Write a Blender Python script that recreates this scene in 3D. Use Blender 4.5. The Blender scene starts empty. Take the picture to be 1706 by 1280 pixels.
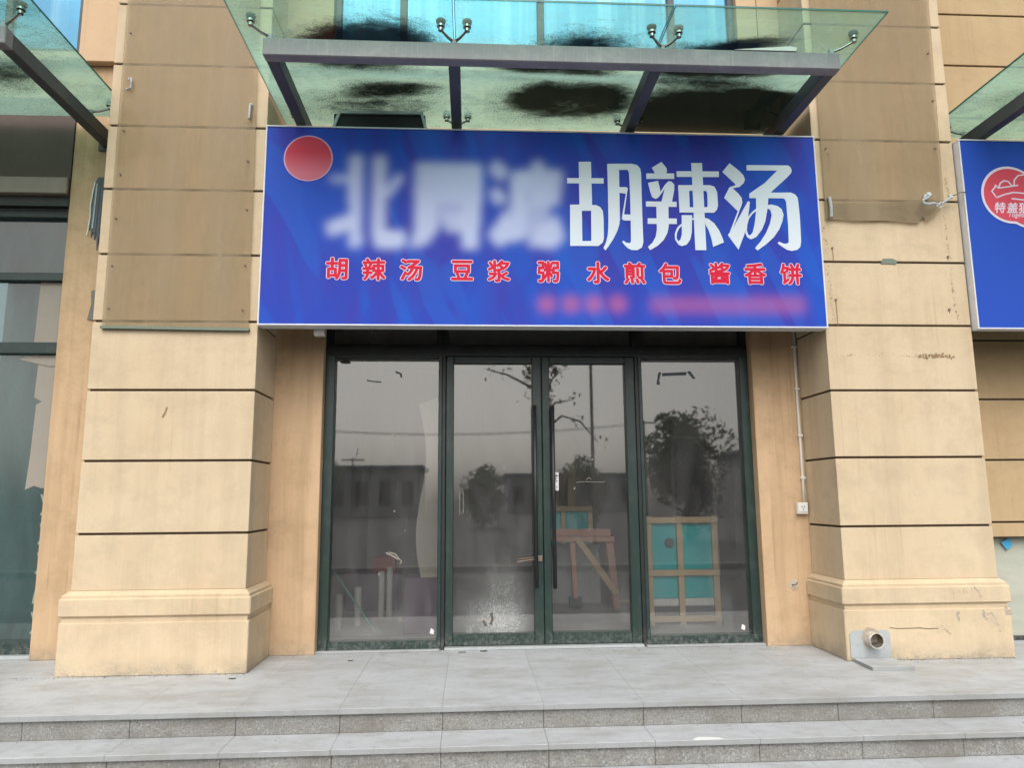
import bpy, bmesh, math, random
import numpy as np
from mathutils import Vector, Matrix, noise as mnoise
R = math.radians
random.seed(7)
rng = np.random.default_rng(7)
scene = bpy.context.scene
C = scene.collection

# ------------------------------------------------------------------ camera
cam = bpy.data.cameras.new('camera')
cam_o = bpy.data.objects.new('camera', cam); C.objects.link(cam_o)
yaw, pitch, roll = 0.0566, 0.1527, -0.0076
fw = Vector((math.sin(yaw)*math.cos(pitch), math.cos(yaw)*math.cos(pitch), math.sin(pitch)))
rt = Vector((math.cos(yaw), -math.sin(yaw), 0)); up = rt.cross(fw)
r2 = math.cos(roll)*rt + math.sin(roll)*up; u2 = -math.sin(roll)*rt + math.cos(roll)*up
M3 = Matrix((r2, u2, -fw)).transposed()
cam_o.matrix_world = Matrix.Translation((0, -5.2708, 1.1596)) @ M3.to_4x4()
cam.sensor_width = 36; cam.lens = 36*1220.376/1706
cam.clip_start = 0.05; cam.clip_end = 2000
scene.camera = cam_o

# ------------------------------------------------------------------ sky, sun, exposure (soft overcast daylight)
SUN_EL, SUN_AZ = 46, 184           # azimuth of the place the light comes from, clockwise from +y
w = bpy.data.worlds.new('World'); scene.world = w; w.use_nodes = True
nt = w.node_tree; nt.nodes.clear()
sky = nt.nodes.new('ShaderNodeTexSky'); sky.sky_type = 'NISHITA'; sky.sun_disc = False
sky.sun_elevation = R(SUN_EL); sky.sun_rotation = R(SUN_AZ); sky.dust_density = 4; sky.air_density = 1.2
hs = nt.nodes.new('ShaderNodeHueSaturation'); hs.inputs['Saturation'].default_value = 0.16
tint = nt.nodes.new('ShaderNodeMix'); tint.data_type = 'RGBA'; tint.blend_type = 'MULTIPLY'
tint.inputs[0].default_value = 1; tint.inputs[7].default_value = (1.0, 0.985, 0.965, 1)
bg = nt.nodes.new('ShaderNodeBackground'); bg.inputs[1].default_value = 0.15
ow = nt.nodes.new('ShaderNodeOutputWorld')
nt.links.new(sky.outputs[0], hs.inputs['Color']); nt.links.new(hs.outputs[0], tint.inputs[6])
nt.links.new(tint.outputs[2], bg.inputs[0]); nt.links.new(bg.outputs[0], ow.inputs[0])
sl = bpy.data.lights.new('sun', 'SUN'); sl.energy = 0.65; sl.angle = R(50); sl.color = (1, 0.97, 0.92)
so = bpy.data.objects.new('sun', sl); C.objects.link(so)
sd = Vector((math.sin(R(SUN_AZ))*math.cos(R(SUN_EL)), math.cos(R(SUN_AZ))*math.cos(R(SUN_EL)), math.sin(R(SUN_EL))))
so.rotation_euler = sd.to_track_quat('Z', 'Y').to_euler(); so.location = (0, -6, 12)
vs = scene.view_settings; vs.view_transform = 'Standard'; vs.look = 'None'; vs.gamma = 1; vs.use_curve_mapping = False
vs.exposure = 0.48
scene.cycles.max_bounces = 7; scene.cycles.diffuse_bounces = 3; scene.cycles.glossy_bounces = 3; scene.cycles.transparent_max_bounces = 14; scene.cycles.use_adaptive_sampling = True; scene.cycles.adaptive_threshold = .025; scene.cycles.caustics_reflective = False

# ------------------------------------------------------------------ materials
MAT = {}
class NT:
    def __init__(s, name):
        s.m = bpy.data.materials.new(name); s.m.use_nodes = True; s.t = s.m.node_tree; s.t.nodes.clear()
        s.out = s.t.nodes.new('ShaderNodeOutputMaterial'); MAT[name] = s.m
    def n(s, kind, **kw):
        x = s.t.nodes.new(kind)
        for k, v in kw.items(): setattr(x, k, v)
        return x
    def l(s, a, b): s.t.links.new(a, b)
    def setv(s, sock, v):
        if hasattr(v, 'is_linked') or isinstance(v, bpy.types.NodeSocket): s.l(v, sock)
        else: sock.default_value = v
    def pos(s, scale=(1, 1, 1), obj=False):
        if obj: o = s.n('ShaderNodeTexCoord').outputs['Object']
        else: o = s.n('ShaderNodeNewGeometry').outputs['Position']
        mp = s.n('ShaderNodeMapping'); mp.inputs['Scale'].default_value = scale; s.l(o, mp.inputs[0]); return mp.outputs[0]
    def noise(s, vec, scale, detail=4, rough=.55, dist=0):
        x = s.n('ShaderNodeTexNoise'); s.l(vec, x.inputs['Vector']); x.inputs['Scale'].default_value = scale
        x.inputs['Detail'].default_value = min(detail, 4); x.inputs['Roughness'].default_value = rough; x.inputs['Distortion'].default_value = dist
        return x.outputs[0]
    def voro(s, vec, scale, out='Distance', feature='F1'):
        x = s.n('ShaderNodeTexVoronoi', feature=feature); s.l(vec, x.inputs['Vector']); x.inputs['Scale'].default_value = scale; return x.outputs[out]
    def ramp(s, fac, stops, interp='LINEAR'):
        x = s.n('ShaderNodeValToRGB'); x.color_ramp.interpolation = interp; e = x.color_ramp.elements
        while len(e) < len(stops): e.new(.5)
        for i, (p, c) in enumerate(stops):
            e[i].position = p; e[i].color = (c, c, c, 1) if isinstance(c, (int, float)) else (*c, 1)
        s.l(fac, x.inputs[0]); return x.outputs[0]
    def mix(s, fac, a, b, blend='MIX'):
        x = s.n('ShaderNodeMix', data_type='RGBA', blend_type=blend)
        s.setv(x.inputs[0], fac)
        for i, v in ((6, a), (7, b)):
            if isinstance(v, tuple): x.inputs[i].default_value = (*v, 1)
            else: s.l(v, x.inputs[i])
        return x.outputs[2]
    def math(s, op, a, b=0.0, clamp=False):
        x = s.n('ShaderNodeMath', operation=op, use_clamp=clamp); s.setv(x.inputs[0], a); s.setv(x.inputs[1], b); return x.outputs[0]
    def sep(s, vec, axis):
        x = s.n('ShaderNodeSeparateXYZ'); s.l(vec, x.inputs[0]); return x.outputs[axis]
    def attr(s, name):
        x = s.n('ShaderNodeAttribute', attribute_name=name); return x
    def bump(s, h, strength=.3, dist=.01):
        x = s.n('ShaderNodeBump'); x.inputs['Strength'].default_value = strength; x.inputs['Distance'].default_value = dist
        s.l(h, x.inputs['Height']); return x.outputs[0]
    def pbr(s, col, rough=.6, metal=0, normal=None, spec=None, out=True):
        x = s.n('ShaderNodeBsdfPrincipled')
        if isinstance(col, tuple): x.inputs['Base Color'].default_value = (*col, 1)
        else: s.l(col, x.inputs['Base Color'])
        s.setv(x.inputs['Roughness'], rough); s.setv(x.inputs['Metallic'], metal)
        if normal is not None: s.l(normal, x.inputs['Normal'])
        if spec is not None: x.inputs['Specular IOR Level'].default_value = spec
        if out: s.l(x.outputs[0], s.out.inputs[0])
        return x.outputs[0]
    def shader(s, kind, col=None, rough=None):
        x = s.n(kind)
        if col is not None:
            if isinstance(col, tuple): x.inputs[0].default_value = (*col, 1)
            else: s.l(col, x.inputs[0])
        if rough is not None: s.setv(x.inputs['Roughness'], rough)
        return x.outputs[0]
    def mixs(s, fac, a, b):
        x = s.n('ShaderNodeMixShader'); s.setv(x.inputs[0], fac); s.l(a, x.inputs[1]); s.l(b, x.inputs[2]); return x.outputs[0]
    def fin(s, sh): s.l(sh, s.out.inputs[0]); return s.m

def stucco(name, base, dirt, blotch, amount=.5, streak=.35):
    k = NT(name); p = k.pos()
    big = k.noise(p, 1.5, 4, .66)
    c = k.mix(k.ramp(big, [(.32, 0.), (.68, 1.)]), base, blotch)
    rnd = k.n('ShaderNodeObjectInfo').outputs['Random']
    c = k.mix(k.math('MULTIPLY', rnd, .30), c, blotch)
    st = k.noise(k.pos((6, 6, .38)), 1.0, 4, .68)
    c = k.mix(k.math('MULTIPLY', k.ramp(st, [(.46, 0.), (.70, 1.)]), streak), c, dirt)
    drip = k.math('MULTIPLY', k.ramp(k.noise(k.pos((26, 26, .6)), 1.0, 2, .6), [(.58, 0.), (.70, 1.)]), k.ramp(big, [(.45, 0.), (.62, 1.)]))
    c = k.mix(k.math('MULTIPLY', drip, streak*.7), c, tuple(x*.72 for x in dirt))
    pat = k.noise(k.pos((1.2, 1.2, 1.6)), 2.6, 4, .74, .15)
    c = k.mix(k.math('MULTIPLY', k.ramp(pat, [(.47, 0.), (.70, 1.)]), amount), c, dirt)
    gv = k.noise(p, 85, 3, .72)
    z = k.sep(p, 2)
    foot = k.math('MULTIPLY', k.ramp(z, [(0.0, 1.), (.13, 0.)]), k.ramp(k.math('ADD', k.math('MULTIPLY', gv, .4), k.math('MULTIPLY', pat, .6)), [(.38, 0.), (.60, .85)]))  # dirt at the wall foot, deepened to paint in contact shading as well
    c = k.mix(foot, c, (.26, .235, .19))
    c = k.mix(k.math('MULTIPLY', k.ramp(gv, [(.35, 1.), (.58, 0.)]), .20), c, dirt)
    k.pbr(c, .88, normal=k.bump(gv, .3, .004), spec=.25)
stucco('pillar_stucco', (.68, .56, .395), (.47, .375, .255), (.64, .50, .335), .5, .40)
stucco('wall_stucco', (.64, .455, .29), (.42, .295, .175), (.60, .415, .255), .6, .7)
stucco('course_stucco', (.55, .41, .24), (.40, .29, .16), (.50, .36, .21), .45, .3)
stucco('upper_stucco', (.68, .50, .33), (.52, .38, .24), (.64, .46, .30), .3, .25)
k = NT('groove_paint'); k.pbr((.075, .052, .035), .9)

def stone(name, a, b, speck, scale, rough, side=.72):
    k = NT(name); p = k.pos()
    c = k.mix(k.ramp(k.noise(p, 2.0, 4, .68), [(.32, 0.), (.68, 1.)]), a, b)
    rnd = k.n('ShaderNodeObjectInfo').outputs['Random']
    c = k.mix(k.math('MULTIPLY', rnd, .45), c, b)
    sn = k.noise(p, scale, 3, .8)
    c = k.mix(k.math('MULTIPLY', k.ramp(sn, [(.36, 1.), (.47, 0.)]), speck), c, tuple(x*.45 for x in a)); c = k.mix(k.math('MULTIPLY', k.ramp(sn, [(.56, 0.), (.66, 1.)]), speck), c, tuple(min(.7, x*1.5) for x in a))
    d = k.noise(k.pos((.9, 2.0, 2)), 2.1, 4, .78, .3)
    c = k.mix(k.math('MULTIPLY', k.ramp(d, [(.44, 0.), (.66, 1.)]), .62), c, (b[0]*.72, b[1]*.67, b[2]*.60))
    c = k.mix(k.math('MULTIPLY', k.ramp(d, [(.28, 1.), (.42, 0.)]), .35), c, tuple(min(.62, x*1.2) for x in a))
    d3 = k.ramp(k.noise(p, 13, 4, .82), [(.54, 0.), (.68, 1.)])
    c = k.mix(k.math('MULTIPLY', d3, .38), c, (b[0]*.52, b[1]*.48, b[2]*.42))
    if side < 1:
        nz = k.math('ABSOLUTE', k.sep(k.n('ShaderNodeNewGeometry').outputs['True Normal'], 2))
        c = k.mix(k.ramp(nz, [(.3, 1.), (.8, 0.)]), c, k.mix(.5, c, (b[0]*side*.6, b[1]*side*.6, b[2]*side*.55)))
    k.pbr(c, rough, normal=k.bump(sn, .15, .003))
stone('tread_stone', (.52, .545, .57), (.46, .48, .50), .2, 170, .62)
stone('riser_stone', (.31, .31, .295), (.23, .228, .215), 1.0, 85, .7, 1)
stone('joint_mortar', (.10, .095, .085), (.07, .07, .065), .2, 100, .9)
stone('asphalt', (.060, .060, .062), (.045, .045, .047), .5, 120, .85)
stone('kerb_concrete', (.33, .32, .30), (.27, .26, .25), .3, 90, .85)

def metal_paint(name, base, worn, rough=.4, amt=.5, sc=9, foot=False):
    k = NT(name); p = k.pos()
    n1 = k.noise(p, sc, 6, .7); n2 = k.noise(k.pos((34, 34, 1)), 2.0, 5, .7)
    c = k.mix(k.math('MULTIPLY', k.ramp(n1, [(.5, 0.), (.75, 1.)]), amt), base, worn)
    c = k.mix(k.math('MULTIPLY', k.ramp(n2, [(.55, 0.), (.7, 1.)]), amt*.7), c, worn)
    if foot: c = k.mix(k.math('MULTIPLY', k.ramp(k.sep(p, 2), [(0.01, 1.), (.16, 0.)]), k.ramp(k.noise(p, 34, 6, .8), [(.45, 0.), (.75, .6)])), c, (.36, .35, .32))
    k.pbr(c, rough, normal=k.bump(k.noise(p, 90, 2), .05, .002))
metal_paint('frame_green', (.016, .036, .032), (.07, .085, .077), .38, .45, 9, True)
metal_paint('frame_black', (.012, .016, .016), (.05, .052, .05), .45, .4, 9, True)
metal_paint('steel_paint', (.245, .24, .255), (.42, .42, .425), .5, .6, 5)
metal_paint('steel_dark', (.070, .074, .084), (.13, .135, .145), .5, .5, 5)
metal_paint('brown_panel', (.085, .062, .050), (.11, .085, .07), .7, .4)
metal_paint('brown_lip', (.26, .21, .175), (.34, .29, .24), .4, .5)
metal_paint('white_aluminium', (.72, .74, .78), (.5, .5, .52), .4, .3)
metal_paint('galvanised', (.42, .45, .46), (.27, .30, .31), .45, .6, 14)
metal_paint('white_plastic', (.74, .71, .64), (.55, .5, .42), .45, .4)
metal_paint('grey_plastic', (.60, .59, .57), (.48, .47, .45), .45, .4)
metal_paint('dark_duct', (.012, .014, .016), (.02, .02, .02), .8, .3)
metal_paint('rusty_steel', (.20, .13, .09), (.36, .32, .28), .6, .6, 30)
metal_paint('wood_pale', (.62, .46, .27), (.5, .36, .2), .7, .6, 5)
metal_paint('wood_pink', (.60, .34, .28), (.48, .27, .22), .7, .5, 5)
metal_paint('teal_film', (.012, .50, .53), (.05, .62, .64), .32, .6, 3)
metal_paint('purple_box', (.13, .08, .14), (.10, .07, .10), .7, .4)
metal_paint('red_box', (.32, .06, .07), (.2, .05, .06), .7, .4)
metal_paint('board_beige', (.50, .465, .41), (.44, .40, .345), .8, .4, 3)
metal_paint('paper_white', (.78, .78, .76), (.62, .6, .56), .8, .4)
metal_paint('grey_fabric', (.12, .14, .16), (.22, .24, .25), .85, .5, 20)
metal_paint('old_film', (.33, .295, .25), (.27, .26, .215), .6, .5, 6)
metal_paint('film_green', (.30, .33, .25), (.25, .27, .2), .5, .5, 6)
metal_paint('blue_scrap', (.06, .36, .62), (.1, .45, .7), .5, .3)
metal_paint('room_plaster', (.36, .35, .34), (.26, .26, .26), .9, .5, 2)
metal_paint('room_concrete', (.45, .45, .45), (.34, .34, .34), .85, .5, 2)
metal_paint('green_rod', (.10, .36, .30), (.16, .42, .36), .4, .3)
metal_paint('crack_dark', (.16, .12, .085), (.28, .2, .14), .95, .6, 40)
metal_paint('chip_grey', (.40, .345, .28), (.30, .27, .235), .95, .6, 30)
metal_paint('rust_stain', (.30, .20, .10), (.45, .33, .2), .95, .7, 30)
metal_paint('litter_dark', (.10, .09, .08), (.2, .18, .15), .9, .5, 30)
metal_paint('bark', (.09, .07, .05), (.05, .04, .03), .9, .6, 10)
metal_paint('far_wall', (.42, .43, .45), (.33, .34, .36), .85, .4, .5)
metal_paint('far_roof', (.10, .12, .16), (.07, .08, .11), .7, .4, .5)
metal_paint('far_glass', (.03, .035, .045), (.05, .06, .07), .15, .3, .5)
metal_paint('old_patch', (.56, .47, .36), (.44, .37, .29), .9, .6, 25)
k = NT('chrome'); k.pbr((.36, .36, .345), .22, 1.0)
k = NT('rubber_black'); k.pbr((.012, .012, .012), .5)
k = NT('pipe_plastic'); p = k.pos(); k.pbr(k.mix(k.ramp(k.noise(p, 25, 4, .7), [(.4, 0.), (.75, 1.)]), (.70, .67, .60), (.30, .21, .13)), .4)
k = NT('pipe_inside'); p = k.pos(); k.pbr(k.mix(k.ramp(k.noise(p, 18, 5, .7), [(.35, 0.), (.7, 1.)]), (.36, .29, .21), (.12, .08, .055)), .75)
k = NT('leaf'); p = k.pos(); rn = k.noise(p, 1.6, 3)
k.fin(k.mixs(.3, k.pbr(k.mix(rn, (.035, .065, .022), (.085, .12, .045)), .55, out=False), k.shader('ShaderNodeBsdfTranslucent', (.08, .14, .03))))

# shop panes: real reflection and transmission plus a dirty film
def pane_mat(name, tintc, film, film_amt, refl=.03):
    k = NT(name); p = k.pos()
    fr = k.n('ShaderNodeFresnel'); fr.inputs[0].default_value = 1.62
    n1 = k.noise(k.pos((3.2, 1, .8)), 1.9, 4, .72, .4)
    dust = k.math('MULTIPLY', k.ramp(n1, [(.28, .35), (.5, .9), (.72, 1.5)]), film_amt)
    sp = k.attr('splash').outputs['Fac']
    mid = k.noise(p, 26, 4, .78)
    ad = k.math('SUBTRACT', k.math('MULTIPLY', sp, k.math('ADD', .12, k.math('MULTIPLY', mid, .85))), k.math('MULTIPLY', k.voro(p, 110), 1.05))
    dots = k.ramp(k.math('ADD', ad, .5), [(.45, 0.), (.54, 1.)])
    sp2 = k.math('ADD', k.math('MULTIPLY', k.math('MULTIPLY', sp, sp), k.math('MULTIPLY', n1, 1.75)), k.math('MULTIPLY', dots, .5), True)
    sp2 = k.math('MULTIPLY', sp2, k.math('MULTIPLY', sp, 3.0, True), True)
    tr = k.shader('ShaderNodeBsdfTransparent', tintc)
    df = k.mixs(.35, k.shader('ShaderNodeBsdfDiffuse', film), k.shader('ShaderNodeBsdfTranslucent', film))
    a = k.mixs(dust, tr, df)
    a = k.mixs(k.math('ADD', k.math('MULTIPLY', fr.outputs[0], 1.15), refl), a, k.shader('ShaderNodeBsdfGlossy', (.96, .945, .925), .022))
    a = k.mixs(k.math('MULTIPLY', sp2, .62), a, k.shader('ShaderNodeBsdfDiffuse', (.62, .64, .63)))
    k.fin(a)
pane_mat('shop_pane', (.95, .96, .955), (.48, .48, .475), .12, .092)
pane_mat('neighbour_pane', (.28, .42, .42), (.11, .20, .20), .42, .02)
pane_mat('transom_pane', (.65, .68, .67), (.5, .5, .49), .30, .06)
k = NT('upper_pane'); p = k.pos()
st = k.ramp(k.noise(k.pos((16, 1, .3)), 1.0, 4, .6), [(.45, 0.), (.7, 1.)])
st2 = k.noise(k.pos((1.2, 1, 2.0)), 1.3, 5, .65, .8)
c = k.mix(k.math('MULTIPLY', st, .45), k.mix(st2, (.06, .22, .40), (.11, .38, .56)), (.30, .54, .70))
k.fin(k.mixs(.28, k.pbr(c, .35, out=False), k.shader('ShaderNodeBsdfGlossy', c, .09)))

# canopy glass: green glass, dust film and black mould that gathered in puddles
k = NT('canopy_glass'); p = k.pos()
dust = k.attr('dust').outputs['Fac']; mold = k.attr('mold').outputs['Fac']
med = k.noise(k.pos((1, 1.7, 1)), 7, 4, .78, .4); vd = k.voro(k.pos((1.3, .8, 1)), 75)
dn = k.ramp(med, [(.25, .6), (.75, 1.15)])
lev = k.math('ADD', mold, k.math('ADD', k.math('MULTIPLY', k.math('SUBTRACT', med, .5), 1.0), k.math('MULTIPLY', k.math('SUBTRACT', k.noise(p, 110, 2, .7), .5), .55)))
soft = k.ramp(lev, [(.26, 0.), (.45, .38), (.66, .86), (.90, .985)])
tide = k.math('MULTIPLY', k.ramp(k.math('ABSOLUTE', k.math('SUBTRACT', lev, .25)), [(.0, 1.), (.045, 0.)]), .5)
dots = k.math('MULTIPLY', k.ramp(k.math('ADD', k.math('SUBTRACT', k.math('MULTIPLY', lev, .85), vd), .5), [(.42, 0.), (.56, 1.)]), k.ramp(lev, [(.07, 0.), (.2, .9)]))
mf = k.math('MAXIMUM', k.math('MAXIMUM', soft, tide), k.math('MULTIPLY', dots, .8))
tr = k.shader('ShaderNodeBsdfTransparent', (.55, .86, .74))
du = k.mixs(.8, k.shader('ShaderNodeBsdfDiffuse', (.36, .55, .46)), k.shader('ShaderNodeBsdfTranslucent', (.38, .60, .50)))
a = k.mixs(k.math('MULTIPLY', dust, dn, True), tr, du)
a = k.mixs(mf, a, k.shader('ShaderNodeBsdfDiffuse', k.mix(med, (.005, .008, .0045), (.016, .018, .011))))
fr = k.n('ShaderNodeFresnel'); fr.inputs[0].default_value = 1.4
k.fin(k.mixs(k.math('MULTIPLY', fr.outputs[0], .8), a, k.shader('ShaderNodeBsdfGlossy', (.9, .95, .93), .03)))
k = NT('glass_edge'); k.fin(k.mixs(.35, k.pbr((.05, .22, .19), .15, out=False), k.shader('ShaderNodeBsdfTransparent', (.3, .6, .5))))

# tinted acrylic sheets on the pillars
k = NT('acrylic'); p = k.pos()
d1 = k.ramp(k.noise(k.pos((2.6, 1, .35)), 1.8, 4, .6), [(.3, .16), (.75, .50)])
d1b = k.noise(k.pos((1.0, 1, 1.6)), 2.4, 4, .6)
fr = k.n('ShaderNodeFresnel'); fr.inputs[0].default_value = 1.18
a = k.mixs(d1, k.shader('ShaderNodeBsdfTransparent', (.93, .905, .85)), k.shader('ShaderNodeBsdfDiffuse', k.mix(d1b, (.53, .405, .265), (.44, .36, .235))))
k.fin(k.mixs(fr.outputs[0], a, k.shader('ShaderNodeBsdfGlossy', (.9, .9, .9), .12)))
k = NT('acrylic_edge'); k.pbr((.16, .20, .15), .35)
k = NT('acrylic_stain'); p = k.pos()
a = k.mixs(k.ramp(k.noise(k.pos((1, 1, 3)), 6, 6, .7), [(.3, .1), (.7, .6)]), k.shader('ShaderNodeBsdfTransparent', (.85, .85, .8)), k.shader('ShaderNodeBsdfDiffuse', (.26, .28, .20)))
k.fin(a)

# printed sign faces
def sign_print(name, blur):
    k = NT(name); o = k.pos((1, 1, 1), True)
    def slant(sc, rot):
        q = k.n('ShaderNodeTexCoord').outputs['Object']; m1 = k.n('ShaderNodeMapping'); m1.inputs['Rotation'].default_value = (0, rot, 0); k.l(q, m1.inputs[0])
        m2 = k.n('ShaderNodeMapping'); m2.inputs['Scale'].default_value = sc; k.l(m1.outputs[0], m2.inputs[0]); return m2.outputs[0]
    v1 = k.noise(slant((2.1, 1, .42), .12), 1.5, 2, .45, .5)
    v2 = k.noise(slant((2.6, 1, .5), -.55), 1.3, 2, .4, .3)
    v3 = k.noise(slant((3.4, 1, .7), .45), 1.2, 2, .4, .3)
    c = k.mix(k.ramp(v1, [(.42, 0.), (.50, .6), (.60, .9)]), (.020, .082, .50), (.042, .048, .39))
    c = k.mix(k.ramp(v2, [(.52, 0.), (.56, .45), (.62, .6)]), c, (.024, .058, .44))
    c = k.mix(k.ramp(v3, [(.55, 0.), (.585, .4), (.63, .5)]), c, (.018, .115, .57))
    if blur:
        at = k.attr('printmask'); x = k.n('ShaderNodeSeparateColor'); k.l(at.outputs['Color'], x.inputs[0])
        c = k.mix(x.outputs[0], c, (.50, .57, .82)); c = k.mix(x.outputs[1], c, (.52, .13, .27))
    k.pbr(c, .5, spec=.12)
sign_print('sign_print', True)
k = NT('sign_print_plain'); k.pbr(k.mix(k.noise(k.pos((1, 1, 1), True), 1.2, 2), (.022, .078, .44), (.027, .084, .49)), .5, spec=.12)
k = NT('letter_white'); p = k.pos(); k.pbr(k.mix(k.noise(k.pos((1, 1, 1), True), 3.5, 2), (.74, .76, .84), (.64, .80, .88)), .4)
k = NT('letter_red'); k.pbr((.66, .018, .055), .5, spec=.12)
k = NT('letter_outline'); k.pbr((.76, .66, .78), .4)
k = NT('disc_red'); o = k.math('DIVIDE', k.math('SUBTRACT', k.sep(k.pos((1, 1, 1), True), 2), 1.13), .32); k.pbr(k.mix(k.ramp(o, [(0.1, 1.), (.6, 0.)]), (.58, .055, .09), (.62, .17, .23)), .5, spec=.12)
k = NT('disc_ring'); k.pbr((.55, .30, .48), .4)
k = NT('logo_red'); k.pbr((.66, .045, .085), .4)

# ------------------------------------------------------------------ mesh helpers
W = {}
def link(o, parent=None):
    C.objects.link(o)
    if parent is not None: o.parent = parent
    return o
def tag(o, label=None, cat=None, group=None, kind=None):
    for kk, v in (('label', label), ('category', cat), ('group', group), ('kind', kind)):
        if v: o[kk] = v
    return o
def thing(name, loc, label, cat, group=None):
    o = bpy.data.objects.new(name, None); o.empty_display_size = .2; o.location = loc; link(o); W[o] = Vector(loc)
    return tag(o, label, cat, group)
def make(name, bm, mat, parent=None, origin=None, smooth=False, label=None):
    """bm is in world coordinates; a child is stored relative to its parent's origin"""
    if parent is not None: org = W[parent]
    else: org = Vector(origin) if origin is not None else Vector((0, 0, 0))
    bmesh.ops.translate(bm, verts=bm.verts, vec=-org)
    me = bpy.data.meshes.new(name); bm.to_mesh(me); bm.free()
    mats = mat if isinstance(mat, (list, tuple)) else [mat]
    for x in mats: me.materials.append(MAT[x])
    if smooth: me.polygons.foreach_set('use_smooth', [True]*len(me.polygons))
    o = bpy.data.objects.new(name, me); link(o, parent)
    if parent is None: o.location = org
    W[o] = org
    if label: o['label'] = label
    return o
def B(): return bmesh.new()
def box(bm, x0, x1, y0, y1, z0, z1, bev=0, mi=0, seg=1):
    r = bmesh.ops.create_cube(bm, size=1)
    vs_ = r['verts']
    for v in vs_: v.co = Vector(((x0+x1)/2+v.co.x*(x1-x0), (y0+y1)/2+v.co.y*(y1-y0), (z0+z1)/2+v.co.z*(z1-z0)))
    fs = set(f for v in vs_ for f in v.link_faces)
    for f in fs: f.material_index = mi
    if bev:
        es = list(set(e for v in vs_ for e in v.link_edges))
        bmesh.ops.bevel(bm, geom=es, offset=bev, segments=seg, affect='EDGES', profile=.6)
    return bm
def bar(bm, a, b, wx, wy, bev=0):
    a, b = Vector(a), Vector(b); d = b-a; q = d.to_track_quat('Z', 'Y').to_matrix()
    r = bmesh.ops.create_cube(bm, size=1)
    for v in r['verts']: v.co = (a+b)/2 + q @ Vector((v.co.x*wx, v.co.y*wy, v.co.z*d.length))
    if bev: bmesh.ops.bevel(bm, geom=list(set(e for v in r['verts'] for e in v.link_edges)), offset=bev, segments=1, affect='EDGES')
    return bm
def tube(bm, pts, rad, n=8, cap=True):
    pts = [Vector(p) for p in pts]; rads = rad if isinstance(rad, (list, tuple)) else [rad]*len(pts); rings = []
    ref = Vector((.3, .2, 1))
    for i, p in enumerate(pts):
        d = (pts[min(i+1, len(pts)-1)]-pts[max(i-1, 0)]).normalized()
        s = d.cross(ref)
        if s.length < .05: s = d.cross(Vector((1, 0, 0)))
        s.normalize(); t = d.cross(s).normalized()
        rings.append([bm.verts.new(p+rads[i]*(math.cos(2*math.pi*j/n)*s+math.sin(2*math.pi*j/n)*t)) for j in range(n)])
    for a, b in zip(rings, rings[1:]):
        for j in range(n): bm.faces.new((a[j], a[(j+1) % n], b[(j+1) % n], b[j]))
    if cap: bm.faces.new(rings[0][::-1]); bm.faces.new(rings[-1])
    bmesh.ops.recalc_face_normals(bm, faces=bm.faces)
    return bm
def disc(bm, c, axis, r, h, n=20):
    c = Vector(c); a = Vector(axis).normalized(); return tube(bm, [c-a*h/2, c+a*h/2], r, n)
def plate(bm, pts, y0, y1):
    """outline in x,z extruded between y0 (front) and y1"""
    f = [bm.verts.new((x, y0, z)) for x, z in pts]; b = [bm.verts.new((x, y1, z)) for x, z in pts]; n = len(pts)
    bm.faces.new(f); bm.faces.new(b[::-1])
    for i in range(n): bm.faces.new((f[i], b[i], b[(i+1) % n], f[(i+1) % n]))
    bmesh.ops.recalc_face_normals(bm, faces=bm.faces); return bm
def ribbon(bm, pts, wid, y0, th):
    """thin strip of real thickness along x,z points, lying on a wall at y0"""
    for (a, b) in zip(pts, pts[1:]):
        d = Vector((b[0]-a[0], b[1]-a[1])); nrm = Vector((-d.y, d.x)).normalized()*wid/2; e = d.normalized()*wid*.3
        q = [(a[0]-e.x+nrm.x, a[1]-e.y+nrm.y), (b[0]+e.x+nrm.x, b[1]+e.y+nrm.y), (b[0]+e.x-nrm.x, b[1]+e.y-nrm.y), (a[0]-e.x-nrm.x, a[1]-e.y-nrm.y)]
        plate(bm, q, y0-th, y0); y0 -= .0002
    return bm
def grid_xz(x0, x1, z0, z1, y, step):
    nx = max(2, int((x1-x0)/step)+1); nz = max(2, int((z1-z0)/step)+1)
    xs = np.linspace(x0, x1, nx); zs = np.linspace(z0, z1, nz)
    co = np.array([(x, y, z) for z in zs for x in xs]); fa = [(j*nx+i, j*nx+i+1, (j+1)*nx+i+1, (j+1)*nx+i) for j in range(nz-1) for i in range(nx-1)]
    return co, fa
def mesh_obj(name, co, fa, mat, parent, fattr=None, cattr=None):
    org = W[parent] if parent is not None else Vector((0, 0, 0))
    me = bpy.data.meshes.new(name); me.from_pydata([tuple(c) for c in (co-np.array(org))], [], fa)
    for kk, v in (fattr or {}).items():
        a = me.attributes.new(kk, 'FLOAT', 'POINT'); a.data.foreach_set('value', np.asarray(v, dtype=np.float32))
    for kk, v in (cattr or {}).items():
        a = me.attributes.new(kk, 'FLOAT_COLOR', 'POINT'); a.data.foreach_set('color', np.asarray(v, dtype=np.float32).ravel())
    me.materials.append(MAT[mat]); o = bpy.data.objects.new(name, me); link(o, parent); W[o] = org; return o
def copy_tree(o, dx, parent=None):
    c = o.copy(); C.objects.link(c); c.parent = parent
    if parent is None: c.location = Vector(o.location)+Vector(dx)
    W[c] = W[o]+Vector(dx)
    for ch in list(o.children): copy_tree(ch, dx, c)
    return c
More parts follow.
